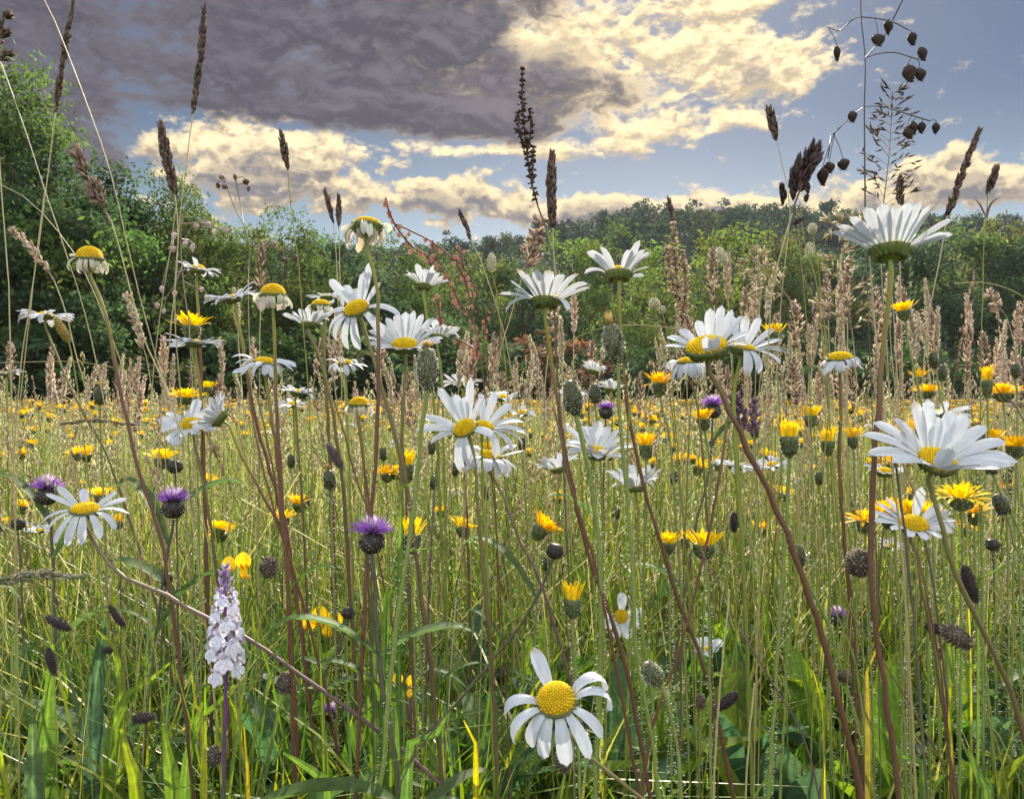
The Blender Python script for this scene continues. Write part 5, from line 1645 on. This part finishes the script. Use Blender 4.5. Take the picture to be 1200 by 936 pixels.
# quaking grass
def quaking(label, d, main, arcs, stem, sz, pal, colr='dark', wpx=2.2, line=(.08, .06, .04)):
    root, path = grass(label, d, [main[-1]] + list(stem), 'quaking_grass', 'grass', colr, wpx)
    k_ = d / F
    m = MB()
    ax = catmull([P(a, b, d) for a, b in main], 16)
    tube(m, ax[::-1], np.linspace(wpx * .45, wpx * .25, 16) * k_, line, 5)
    m.build('branches', M_STEM, root, root.location)
    for pts, tops in arcs:
        b = MB()
        ax = catmull([P(a, c, d + .01 * rng.normal()) for a, c in pts], 12)
        tube(b, ax, .7 * k_, line, 4)
        br = b.build('branch', M_STEM, root, root.location)
        for (x, y, h, w) in tops:
            s = MB()
            t = P(x, y, d)
            near = ax[np.argmin(np.linalg.norm(ax - t, axis=1))]
            tube(s, catmull([near, near * .4 + t * .6 + np.array((0, 0, 3 * k_)), t], 5), .45 * k_, line, 3)
            quaking_spikelet(s, t, h * k_, w * k_, pal[rng.integers(len(pal))], d)
            s.build('spikelet', M_SEED, root, root.location)
    return root


quaking('tall quaking grass with dark hanging lantern spikelets on fine arching branches', .50, [(1009, -30), (1009, 20), (1014, 68), (1013, 130), (1014, 250)],
        [([(1009, 20), (998, 24), (984, 36), (970, 32)], [(981, 54, 18, 7)]),
         ([(1010, 20), (1028, 22), (1046, 26), (1066, 36)], [(1042, 24, 16, 14), (1068, 38, 17, 9), (1029, 40, 16, 13)]),
         ([(1060, -4), (1052, 12), (1046, 24)], []),
         ([(1014, 68), (1030, 63), (1050, 62), (1076, 70)], [(1080, 55, 17, 10), (1064, 76, 23, 13), (1078, 80, 15, 13)]),
         ([(1014, 68), (1028, 52), (1040, 38)], []),
         ([(1012, 125), (1034, 125), (1064, 134), (1090, 142)], [(1098, 144, 13, 9), (1081, 143, 14, 8), (1070, 142, 16, 12), (1063, 150, 14, 12)]),
         ([(1012, 126), (998, 136), (984, 150), (974, 158)], [(999, 130, 14, 9), (972, 190, 13, 11), (964, 196, 22, 14), (988, 186, 14, 12)]),
         ([(974, 158), (972, 174), (970, 186)], [])],
        [(1015, 300), (1018, 380), (1022, 480)], 14, ((.030, .022, .018), (.045, .030, .024)))
quaking('quaking grass with small dark spikelets over the gappy thin-crowned tree', .70, [(285, 262), (288, 272), (293, 290), (292, 312)],
        [([(285, 262), (276, 246), (264, 214)], [(260, 205, 6, 6), (256, 214, 7, 5), (264, 216, 6, 7)]),
         ([(285, 262), (282, 240), (276, 210)], [(275, 204, 8, 4), (288, 210, 7, 7), (291, 218, 7, 5)]),
         ([(293, 288), (306, 289), (316, 282)], [(321, 283, 8, 6), (330, 292, 8, 5), (331, 301, 7, 7), (345, 298, 10, 6)])],
        [(291, 350), (293, 420), (296, 480)], 7, ((.16, .10, .08), (.24, .17, .13), (.10, .07, .05)), 'tan', 2, (.2, .15, .1))
quaking('quaking grass with pale pinkish spikelets scattered between leaning stalks', .66, [(214, 250), (212, 290), (216, 340), (222, 380)],
        [([(212, 262), (204, 275), (202, 290)], [(204, 272, 8, 6), (203, 288, 8, 6), (190, 335, 8, 6)]), ([(213, 280), (222, 282), (228, 288)], [(225, 286, 10, 6), (217, 282, 8, 6), (230, 262, 8, 6)]),
         ([(214, 310), (206, 330), (194, 350)], [(184, 355, 7, 5), (205, 340, 9, 6), (193, 362, 7, 5)]), ([(216, 330), (228, 336), (236, 340)], [(236, 336, 7, 5), (242, 345, 8, 6), (206, 372, 7, 5)]),
         ([(214, 262), (240, 262), (262, 270)], [(243, 259, 8, 6), (251, 268, 9, 5), (266, 267, 8, 5)])],
        [(224, 430), (227, 490)], 7, ((.50, .40, .36), (.44, .32, .30), (.56, .48, .42)), 'tan', 1.8, (.3, .22, .16))

# bare leaning stalks that cross the picture of the meadow
def stalk(label, d, pts, wpx=2.4, colr='tan', name='grass_stalk', ground=True, group=None):
    path = stem_path(pts, d, ground=ground)
    root = empty(name, Vector(path[-1]), label, 'grass stalk', group)
    stem_part(path, wpx, d, colr, root, .55)
    return root


S_ = stalk
S_('long bare stalk slanting down from the top edge past the slender dark-tipped tree', .55, [(48, -8), (62, 20), (90, 90), (126, 190), (150, 290), (172, 380), (200, 470), (228, 560)], 2.2)
S_('pale stalk leaning right from the left edge towards the withered red-stemmed daisy', .56, [(0, 72), (20, 125), (45, 200), (72, 280), (92, 340), (112, 420), (128, 500), (150, 580)], 2.2)
S_('pale curved stalk sweeping from the left edge across the trees', .60, [(0, 216), (30, 232), (62, 264), (92, 306), (122, 372), (158, 470), (180, 540)], 1.8)
S_('straw stalk rising straight beside the leaning brown grass head', .58, [(52, 225), (44, 290), (35, 370), (24, 470), (20, 560)], 2.0)
S_('thin straw stalk right of the broad brown spike stem', .60, [(207, 238), (200, 290), (186, 380), (176, 480), (170, 560)], 2.0)
S_('green-yellow stalk behind the cocksfoot against the hill', .60, [(937, 236), (942, 280), (956, 330), (968, 390), (972, 470), (966, 540)], 2.6, 'yg')
S_('second green-yellow stalk close to the cocksfoot', .62, [(933, 244), (938, 300), (944, 360), (948, 430)], 2.2, 'yg')
S_('thick tawny stalk leaning beside the red stem of the biggest cup daisy', .42, [(1019, 300), (1022, 350), (1027, 400), (1033, 440), (1040, 500), (1052, 600), (1062, 720)], 4.6, 'tan')
S_('grey-green stout stem crossing in front of the trio of hawkbits', .40, [(1046, 505), (1050, 545), (1056, 590), (1062, 640), (1070, 720), (1078, 820), (1085, 936)], 6, 'dark')
S_('pale dry stalk cutting diagonally under the widest daisy', .42, [(960, 470), (1000, 508), (1050, 548), (1100, 600), (1150, 665), (1172, 705), (1215, 770)], 2.2)
S_('bent dry purplish stalk arching over the pair of hawkbits', .45, [(788, 622), (792, 610), (800, 608), (812, 620), (824, 648), (845, 690), (870, 740), (905, 800), (940, 860), (960, 936)], 3.4, 'purple')
S_('deep red stem slanting from the bent dry stalk across to the middle', .46, [(851, 490), (846, 540), (838, 590), (826, 640), (812, 705), (790, 780), (765, 850), (752, 936)], 6, 'red')
S_('straight dark stem behind the bent dry stalk', .50, [(810, 470), (806, 540), (803, 620), (800, 720), (798, 800)], 3.6, 'brown')
S_('red stem crossing behind the dark bristly bud', .48, [(650, 480), (658, 520), (672, 580), (690, 640), (700, 672)], 6, 'red')
S_('dark wiry stem slanting across the lower middle grass', .44, [(545, 812), (520, 840), (495, 872), (475, 905), (465, 936)], 3.6, 'dark')
S_('tall pale hairy-looking green stalk in front of the low white cup daisy', .50, [(738, 470), (735, 540), (738, 610), (744, 680), (752, 740), (765, 830), (770, 936)], 5.5, 'hairy')
S_('red stem first in the cluster left of the middle', .56, [(300, 460), (310, 500), (322, 560), (332, 630), (340, 720)], 5, 'red')
S_('red stem in the cluster, leaning left at its top', .56, [(292, 470), (306, 540), (322, 600), (338, 660), (352, 740)], 4.5, 'red')
S_('red forked stem meeting others above the knapweed tuft', .56, [(418, 480), (424, 530), (430, 570), (434, 600), (436, 700), (438, 800)], 5, 'red')
S_('reddish stem slanting to the knapweed from upper left', .56, [(392, 470), (404, 510), (420, 570), (432, 605)], 4.5, 'red')
S_('mauve thin stem standing right of the knapweed', .62, [(513, 470), (513, 530), (508, 600), (503, 680), (500, 780)], 4, 'purple')
S_('reddish brown stem leaning from the domed thread-petal daisy region', .58, [(470, 470), (472, 520), (476, 580), (478, 640)], 4.5, 'red')
S_('pale bare stalk rising left of the nearest daisy', .50, [(535, 700), (528, 790), (524, 860), (520, 936)], 2.6, 'tan')
S_('stout pale stalk standing right of the crossing red stems', .44, [(855, 690), (848, 760), (842, 830), (836, 936)], 5, 'tan')
S_('orange-tinged pale stalk low on the right of the crossing stems', .45, [(884, 800), (878, 860), (874, 936)], 4.5, 'tan')
S_('bright hairy green stalk left of the thick red-brown stem', .48, [(935, 620), (930, 700), (922, 780), (918, 860), (914, 936)], 5, 'hairy')
S_('slanting green stalk crossing the thick red-brown stem', .47, [(998, 700), (985, 760), (970, 800), (966, 880), (962, 936)], 4.5, 'hairy')
S_('pale green stalk curving down right of the thick red-brown stem', .48, [(965, 690), (985, 730), (1002, 775), (1012, 850), (1020, 930)], 5, 'hairy')
S_('deep red stem in front at the lower right', .46, [(1075, 640), (1086, 700), (1098, 760), (1108, 830), (1115, 936)], 5, 'red')
S_('brown stem slanting through the lower right grass', .46, [(985, 690), (1010, 740), (1045, 790), (1080, 850), (1115, 920)], 4.5, 'brown')
S_('yellow-green stalk at the lower right margin', .50, [(1170, 690), (1185, 740), (1200, 780), (1220, 830)], 3, 'yg')
S_('black-topped grass stalk leaning across the right margin', .52, [(1162, 448), (1185, 476), (1202, 496)], 3, 'dark')
S_('purplish stem climbing behind the widest daisy', .52, [(1046, 510), (1058, 545), (1072, 580), (1085, 640), (1096, 700)], 4.5, 'purple')
S_('long purple-red stem standing behind the small orange-yellow hawkbit', .55, [(986, 480), (984, 560), (990, 640), (998, 700), (1004, 780)], 5, 'red')
S_('thin arched stalk making a hoop near the top of the hidden bud daisies', .55, [(862, 392), (820, 388), (780, 383), (735, 381), (700, 386), (668, 400), (650, 418)], 1.8, 'tan', ground=False)
S_('pale thin stalk bowed along the foot of the left trees', .60, [(-5, 425), (40, 424), (90, 424), (140, 432), (200, 445)], 1.6, 'tan', ground=False)
S_('pale arching stalk over the pink grasses at the right', .60, [(1118, 332), (1150, 331), (1180, 338), (1206, 352)], 2.2, 'tan', ground=False)

# a flat grass spike lying across the left meadow, and a nodding feathery one below
spike_grass('feathery green-grey grass spike bowed in from the left edge', .45, (95, 676), (-10, 684), [(-30, 720), (-40, 800)], 6, 150, PALE_SEED[2:] + ((.20, .22, .12), (.30, .30, .20)), mid=(40, 674), wpx=3, Lpx=16, Wpx=2.8, spread=.4)
spike_grass('grey bent grass spike lying level above the yellow flowers on the left', .62, (70, 497), (165, 498), [(200, 520), (210, 580)], 2.4, 60, ((.20, .17, .12), (.28, .24, .17)), mid=(110, 493), wpx=2.2, Lpx=10, Wpx=2.4, spread=.15)

# pinkish dense plumes on the right skyline and singles elsewhere
proto_f = []
for k, pal in enumerate((PINK_SEED, PALE_SEED, BROWN_SEED + PINK_SEED)):
    d = .8
    root, path = grass('pinkish brown soft grass plume standing among others along the meadow skyline', d, [(600, 430), (601, 500), (603, 600)], 'plume_grass', 'grass', 'tan', 2.2, 'soft grass plumes along the meadow skyline')
    ax = catmull([P(600 + (4, -5, 0)[k], 372, d), P(600, 400, d), P(600, 432, d)], 12)
    m = MB()
    seed_cloud(m, ax, (150, 170, 130)[k], np.array((.15, .6, .9, 1, .7, .3)) * (4.4, 3.4, 7)[k] * d / F, 8 * d / F, 2.3 * d / F, pal, .6)
    m.build('seed_head', M_SEED, root, root.location)
    proto_f.append(root)
spots = [(1094, 372, 1.0), (1104, 344, 1.1), (1163, 395, 1.0), (1182, 372, 1.2), (1142, 402, 1.0), (1128, 388, .9), (1118, 410, .9), (1085, 395, 1.0), (1066, 345, 1.2), (1075, 410, .9), (1000, 355, 1.0), (1008, 330, 1.2), (1022, 390, .9), (960, 390, 1.0), (942, 360, 1.1), (935, 330, 1.0), (925, 395, .9), (950, 415, .9),
         (1195, 360, 1.1), (1172, 415, .9), (1150, 425, .9), (1110, 428, .9), (1050, 430, .9), (865, 300, 1.1), (880, 290, 1.0), (1198, 415, .9), (1035, 425, .9), (990, 430, .9),
         (690, 392, 1.0), (704, 404, .9), (655, 400, 1.0), (668, 380, 1.0), (742, 425, .9), (760, 405, 1.0), (590, 420, .9), (610, 425, .9), (556, 400, 1.0), (540, 420, .9), (525, 410, .9), (500, 425, .9), (470, 440, .9), (570, 440, .8), (630, 430, .9), (650, 445, .8), (726, 440, .8),
         (165, 400, 1.0), (182, 415, .9), (60, 435, .9), (40, 445, .9), (15, 455, .8), (80, 450, .8), (110, 440, .8), (150, 440, .9), (205, 440, .8), (250, 440, .8), (285, 445, .8), (450, 435, .8), (395, 450, .8), (10, 420, 1.0), (28, 405, 1.0), (62, 410, .9), (310, 330, 1.1), (296, 300, 1.0), (475, 360, 1.0), (492, 395, 1.0), (588, 335, 1.0), (662, 330, 1.0), (686, 372, .9), (822, 430, .8), (840, 440, .8), (855, 360, 1.1), (868, 345, 1.0)]
r3 = np.random.default_rng(5)
spots += [(r3.uniform(845, 1205), r3.uniform(318, 432), r3.uniform(.7, 1.1)) for _ in range(46)] + [(r3.uniform(-5, 330), r3.uniform(385, 448), r3.uniform(.65, 1.0)) for _ in range(12)] + [(r3.uniform(440, 840), r3.uniform(375, 445), r3.uniform(.65, 1.0)) for _ in range(14)]
for n_, (x, y, s) in enumerate(spots):
    src = proto_f[n_ % 3]
    o = src if n_ < 3 else copy_tree(src)
    d = rng.uniform(.75, 1.15)
    p = P(x, y, d)
    z_tip = P(600, 372, .8)[2]
    sc_ = p[2] / z_tip
    o.scale = (s * rng.uniform(.8, 1.2) * d / .8, s * d / .8, sc_)
    o.location = (p[0], d, 0)
    o.rotation_euler = (rng.normal(0, .06), rng.normal(0, .13), rng.uniform(0, 6.28))

# cream daisy-free button heads: pale sweet vernal / plantain flowers
def button(label, x, y, d, stem, rpx, hpx, pal, colr='yg', wpx=2.6, ns=120, name='plantain', group=None, tr=0):
    root, path = grass(label, d, [(x - math.sin(R(tr)) * hpx * .9, y + math.cos(R(tr)) * hpx * .9)] + list(stem), name, 'plantain', colr, wpx, group)
    k_ = d / F
    c = P(x, y, d)
    ax = nrm(np.array((math.sin(R(tr)), -.05, math.cos(R(tr)))))
    u, v = frame(ax)
    q = np.linspace(-.98, .98, ns)
    th = np.arange(ns) * 2.4
    rd = u * np.cos(th)[:, None] + v * np.sin(th)[:, None]
    rad = np.sqrt(1 - q ** 2)
    m = MB()
    lathe(m, c, ax, np.array([(max(math.sqrt(max(1 - s * s, 0)), .02) * rpx * .85 * k_, s * hpx * .95 * k_) for s in np.linspace(-1, 1, 8)]), np.asarray(pal[0]) * .7, 9)
    pal_ = np.asarray(pal)
    spindles(m, c + rd * (rad * rpx * k_)[:, None] + ax * (q * hpx * k_)[:, None], rd * .8 + ax * (q[:, None] * .7 + .5), rpx * .6 * k_, rpx * .3 * k_, pal_[rng.integers(len(pal_), size=ns)] * rng.uniform(.6, 1.3, (ns, 1)), .7)
    m.build('seed_head', M_SEED, root, root.location)
    return root


GREYB = ((.20, .16, .12), (.30, .25, .18), (.13, .10, .08))
CREAM = ((.58, .56, .40), (.50, .48, .30), (.62, .58, .46))
BLK = ((.075, .055, .055), (.13, .10, .09), (.05, .04, .04))
b_ = button
b_('round brown plantain seed head beside the trefoil behind the orchid', 315, 665, .55, [(309, 690), (304, 740), (300, 800)], 9.5, 12, GREYB)
b_('round brown plantain head low, right of the orchid', 334, 800, .50, [(327, 830), (314, 880), (300, 936)], 8.5, 12, GREYB)
b_('large shaggy round dry seed head against the long red stem', 1007, 660, .46, [(1001, 690), (996, 750), (992, 820)], 14, 15, GREYB, ns=170, tr=10)
b_('oval brown plantain head directly beneath the nearest daisy', 660, 892, .42, [(658, 920), (656, 960)], 9, 14, GREYB, tr=-10)
b_('small brown plantain head at the foot of the orchid stem', 251, 886, .50, [(250, 905), (248, 940)], 8, 12, GREYB)
b_('small grey seed head on a thin stalk right of the thick red-brown stem', 989, 792, .52, [(996, 815), (1008, 850), (1018, 890)], 7.5, 8, GREYB)
b_('dark fruiting sedge head bent over at the lower right', 1121, 746, .46, [(1135, 770), (1150, 820), (1170, 880)], 11, 20, GREYB, tr=-55)
b_('short dark seed head near the brown stem in the right grass', 1093, 736, .52, [(1096, 755), (1100, 800)], 6, 10, BLK, tr=-60)
b_('black narrow head leaning beneath the dark bud at the right', 1137, 684, .48, [(1143, 712), (1152, 760), (1160, 820)], 7, 24, BLK, tr=-20, ns=170)
b_('black narrow sedge head first at the left among the broad leaves', 68, 730, .55, [(82, 744), (92, 770), (100, 830)], 5.5, 17, BLK, tr=-60)
b_('black sedge head hanging beneath another at the left', 60, 775, .55, [(64, 800), (66, 860)], 5.5, 17, BLK, tr=-12)
b_('black sedge head lying level among broad leaves', 128, 761, .58, [(110, 766), (100, 800)], 4.5, 13, BLK, tr=78)
b_('black sedge head lying level under the pale slanting leaf', 168, 841, .52, [(150, 846), (140, 890)], 6, 14, BLK, tr=82)
b_('black sedge head upright near the bottom left leaves', 150, 878, .52, [(156, 900), (160, 940)], 5.5, 16, BLK, tr=-16)
b_('black sedge head slanting beside the grey stem at the left', 137, 722, .60, [(142, 745), (146, 800)], 4.5, 16, BLK, tr=-35)
b_('dark sedge head hidden behind the pale stalk in the right grass', 853, 821, .55, [(840, 836), (830, 880)], 6, 15, BLK, tr=50)
b_('brown plantain head beside the dark sedge behind the pale stalk', 821, 822, .60, [(822, 840), (823, 890)], 5.5, 9, GREYB)
b_('dark brown cone-like head hanging in the grass near the hawkbit pair', 860, 612, .70, [(861, 640), (862, 690)], 4.5, 12, BLK)
b_('cream flower button pair above, seen left of the pale sorrel column', 767, 356, .62, [(771, 372), (778, 420), (786, 470)], 6, 6.5, CREAM, ns=60)
b_('smaller cream flower button below its cream neighbour', 776, 363, .62, [(779, 376), (786, 430)], 4, 4.5, CREAM, ns=50)
b_('cream flower head above the sorrel spray against the dip in the hills', 576, 308, .62, [(580, 330), (588, 390), (594, 450)], 5, 11, CREAM, ns=70)
b_('knobbly greenish cream head against the bright trees', 846, 300, .64, [(850, 330), (856, 390)], 5.5, 11, CREAM, ns=70, tr=-25)
b_('cream button on a yellow-green stalk under the dark cocksfoot', 952, 268, .62, [(955, 290), (962, 340), (968, 420)], 5, 6, CREAM, ns=60)
b_('cream button pair lower on the yellow-green stalk', 949, 293, .62, [(954, 320), (962, 380)], 5, 9, CREAM, ns=60)
b_('dark catkin-like grass head under the small flat daisy on the left', 73, 387, .66, [(82, 408), (90, 450)], 5, 17, ((.34, .26, .06), (.22, .17, .05), (.42, .34, .09)), tr=-28)
b_('furry dark grass head hanging in the middle left meadow', 393, 535, .66, [(402, 556), (412, 600)], 5.5, 19, ((.16, .12, .12), (.24, .19, .18)), tr=-30)

# ================================================================== broad leaves and coloured blades near the lens
L_ = leaf_blade
LEAFY = [
    ('broad sunlit green leaf standing upright at the left', [(44, 960), (42, 870), (42, 765)], .55, 30, (.095, .16, .030)),
    ('blue-green long leaf beside the upright sunlit one', [(110, 960), (98, 850), (106, 732)], .56, 30, (.050, .095, .050)),
    ('bright yellow-green pointed leaf at the bottom edge', [(150, 970), (138, 920), (122, 870)], .46, 28, (.17, .22, .022)),
    ('mid-green pointed leaf next to the yellow-green one at the bottom', [(192, 970), (184, 915), (173, 868)], .46, 30, (.10, .16, .025)),
    ('folded grey-green leaf in the bottom left corner', [(28, 980), (20, 900), (14, 845)], .48, 28, (.07, .115, .045)),
    ('light green leaf slanting right behind the grey stem', [(120, 870), (150, 820), (184, 788)], .54, 16, (.12, .18, .03)),
    ('narrow leaf arching out of the grey stem at the left', [(128, 800), (118, 768), (96, 748)], .55, 14, (.13, .18, .028)),
    ('two-tone leaf with a yellow edge on the pale stalk near the orchid', [(228, 888), (218, 850), (208, 800)], .47, 9, (.26, .26, .03)),
    ('orange-yellow blade by the orchid stem', [(282, 960), (276, 900), (272, 868)], .45, 7, (.36, .28, .03)),
    ('small yellow curled leaf hanging by a brown stem', [(556, 895), (548, 878), (541, 860)], .46, 11, (.42, .36, .015)),
    ('long green leaf sloping up to the left in the lower middle', [(452, 850), (428, 815), (402, 794)], .46, 18, (.095, .16, .028)),
    ('green leaf pointing up right from the hairy stem', [(446, 800), (462, 775), (488, 748)], .46, 15, (.085, .15, .028)),
    ('pale broad leaf curling at the bottom, left of the middle', [(380, 950), (350, 916), (320, 900)], .45, 22, (.10, .17, .035)),
    ('leaf on the dark wiry stem slanting across the lower middle', [(475, 908), (505, 880), (530, 838)], .44, 20, (.08, .14, .035)),
    ('broad leaf sloping up left at the bottom of the right meadow', [(1098, 936), (1078, 905), (1054, 868)], .46, 18, (.095, .165, .03)),
    ('rounded bright leaf in the bottom right corner', [(1178, 990), (1172, 930), (1158, 896)], .44, 30, (.085, .15, .03)),
    ('green leaf at the right margin pointing up right', [(1165, 685), (1185, 676), (1206, 668)], .50, 9, (.10, .17, .03)),
    ('yellow upright blade in the right grass', [(1152, 720), (1154, 680), (1155, 632)], .50, 4, (.30, .29, .04)),
    ('yellow-green blade under the dark bud at the right', [(1130, 850), (1132, 830), (1136, 812)], .50, 10, (.24, .26, .02)),
    ('spotted brownish leaf on the long red stem', [(1034, 792), (1042, 780), (1052, 764)], .42, 12, (.17, .15, .03)),
    ('yellow tip of a dead blade beside the thick red-brown stem', [(977, 835), (972, 815), (968, 798)], .46, 3.5, (.40, .32, .03)),
    ('long green strap leaf between the orchid and the broad leaves', [(210, 900), (232, 850), (262, 815)], .52, 16, (.10, .16, .03)),
    ('arching narrow leaf in the middle over the hairy stem', [(466, 570), (478, 558), (512, 562)], .46, 9, (.095, .16, .035)),
    ('arching leaf left of the knapweed tuft', [(432, 612), (412, 600), (390, 598)], .47, 8, (.10, .15, .05)),
    ('long leaf rising right beside the large knapweed', [(448, 690), (470, 665), (512, 648)], .46, 12, (.10, .17, .04)),
    ('second long leaf beneath the large knapweed', [(450, 715), (460, 690), (476, 672)], .46, 10, (.11, .18, .04)),
]
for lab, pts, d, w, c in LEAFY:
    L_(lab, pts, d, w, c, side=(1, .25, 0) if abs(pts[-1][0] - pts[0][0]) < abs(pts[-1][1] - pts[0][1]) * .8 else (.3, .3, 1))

# plantain rosettes filling the foot of the sward
for k in range(150):
    d = .60 + .95 * rng.random() ** 1.5 if k < 110 else rng.uniform(.57, .74)
    x = rng.uniform(-.66, .66) * d
    root = empty('leafy_rosette', (x, d, 0), 'rosette of long green plantain leaves rising from the ground among the grass', 'plant', 'plantain rosettes at the foot of the grass')
    tone = jit(((.085, .145, .028), (.060, .110, .045), (.11, .17, .028))[k % 3], .2)
    for q in range(rng.integers(4, 8)):
        a = rng.uniform(0, 2 * PI)
        L = rng.uniform(.10, .21) * (1.1 if x < 0 else .95)
        e = rng.uniform(.75, 1.45) if k < 110 else rng.uniform(1.15, 1.5)
        if d < .7: L = min(L, .19)
        dh = np.array((math.cos(a), math.sin(a), 0))
        pts = np.array((x, d, -.003)) + dh * L * np.array((0, .3, .65, 1.0))[:, None] * math.cos(e) + np.array((0, 0, 1)) * L * np.array((0, .42, .80, .98 - .25 * rng.random()))[:, None] * math.sin(e)
        m = MB()
        ribbon(m, catmull(pts, 9), L * rng.uniform(.09, .17), (-math.sin(a), math.cos(a), 0), jit(tone, .15), .18, 5)
        m.build('leaf', M_LEAF, root, root.location)

# ================================================================== the many smaller hawkbits and daisies of the meadow
protos = []
for k, (op, rag, org) in enumerate(((30, 0, 0), (58, .3, .1), (12, 0, .2), (70, .6, .4), (44, .2, .3))):
    root = empty('meadow_hawkbit', (0, 0, 0), 'small yellow hawkbit on a thin stalk among many in the grass', 'hawkbit', 'small yellow hawkbits scattered over the meadow')
    m = MB()
    tube(m, catmull([(0, 0, 1.0 - .03), (.008, .004, .7), (-.006, .003, .35), (0, 0, 0)], 8), .0008, ramp(8, ST_COL['hairy']), 5)
    m.build('stem', M_STEM, root)
    hr = bpy.data.objects.new('flower_head', None)
    hawkbit_head(root, np.array((0, 0, 1.0)), np.array((.08, -.18, 1)), .0072, .0062, op, 40, org, rag, Vector((0, 0, 0)), hair=False)
    bpy.data.objects.remove(hr)
    protos.append(root)
# heads must keep their shape when the stalk is set to its height: rebase heads to the origin, scale only the stem
for r_ in protos:
    for ch in r_.children:
        if ch.name.split('.')[0] != 'stem':
            co = np.empty(len(ch.data.vertices) * 3, np.float32)
            ch.data.vertices.foreach_get('co', co)
            co = co.reshape(-1, 3)
            co[:, 2] -= 1.0
            ch.data.vertices.foreach_set('co', co.ravel())
            ch.data.update()
cand = []
r2 = np.random.default_rng(99)
while len(cand) < 290:
    d = 0.85 * (5.2 / .85) ** (r2.random() ** 1.05)
    x = r2.uniform(-.66, .66) * d
    if vnoise(np.array([x]), np.array([d]), .8, 31)[0] < .34 + .2 * r2.random(): continue
    h = r2.uniform(.33, .44) if d > 1.4 else r2.uniform(.28, .42)
    if d < 1.3 and r2.random() < .35: continue
    cand.append((x, d, h))
for n_, (x, d, h) in enumerate(cand):
    src = protos[n_ % 5]
    o = src if n_ < 5 else copy_tree(src)
    o.location = (x, d, 0)
    s = r2.uniform(.75, 1.15) * np.interp(d, (1, 5), (1.0, 1.55))
    az_ = r2.uniform(0, 2 * PI)
    for ch in o.children:
        if ch.name.split('.')[0] == 'stem':
            ch.scale = (1, 1, h)
        else:
            ch.location = (0, 0, h)
            ch.scale = (s, s, s)
            ch.rotation_euler = (r2.normal(0, .2), r2.normal(0, .2), az_)

# a few far daisies
fd = [(30, 618, 1.3), (320, 505, 1.6), (660, 498, 1.5), (465, 520, 1.7), (930, 560, 1.5), (1160, 540, 1.6), (410, 498, 2.0), (190, 515, 2.0), (770, 515, 1.9), (1020, 500, 2.0), (535, 575, 1.3), (590, 545, 1.4)]
for k, (x, y, d) in enumerate(fd):
    daisy('small white daisy far out among the yellow flowers', x, y, d, ('open', 'flat', 'reflex')[k % 3], [(x + 2, y + 15), (x + 3, y + 50)], 'brown', 2.2, tc=rng.uniform(0, 25), tr=rng.uniform(-15, 15), disc=.006, n=14, Rm=.019, leaf=0, group='small daisies far out in the meadow', name='far_daisy')

# ------------------------------------------------------------------ air
hz = MB()
x0, x1, y0, y1, z0, z1 = -2600, 2600, -1600, 3600, -2.0, 96.0
hz.add(np.array([(x0, y0, z0), (x1, y0, z0), (x1, y1, z0), (x0, y1, z0), (x0, y0, z1), (x1, y0, z1), (x1, y1, z1), (x0, y1, z1)]), np.array([(0, 3, 2, 1), (4, 5, 6, 7), (0, 1, 5, 4), (1, 2, 6, 5), (2, 3, 7, 6), (3, 0, 4, 7)]), (1, 1, 1))
hm = bpy.data.materials.new('thin_air')
hm.use_nodes = True
ht = hm.node_tree
ht.nodes.remove(ht.nodes['Principled BSDF'])
pv = ht.nodes.new('ShaderNodeVolumePrincipled')
pv.inputs['Density'].default_value = .00012
pv.inputs['Color'].default_value = (.80, .88, 1.0, 1)
pv.inputs['Anisotropy'].default_value = .2
ht.links.new(pv.outputs[0], ht.nodes['Material Output'].inputs['Volume'])
tag(hz.build('haze', hm, smooth=False), 'thin pale evening air over the meadow and the wooded hill', 'haze', kind='stuff')
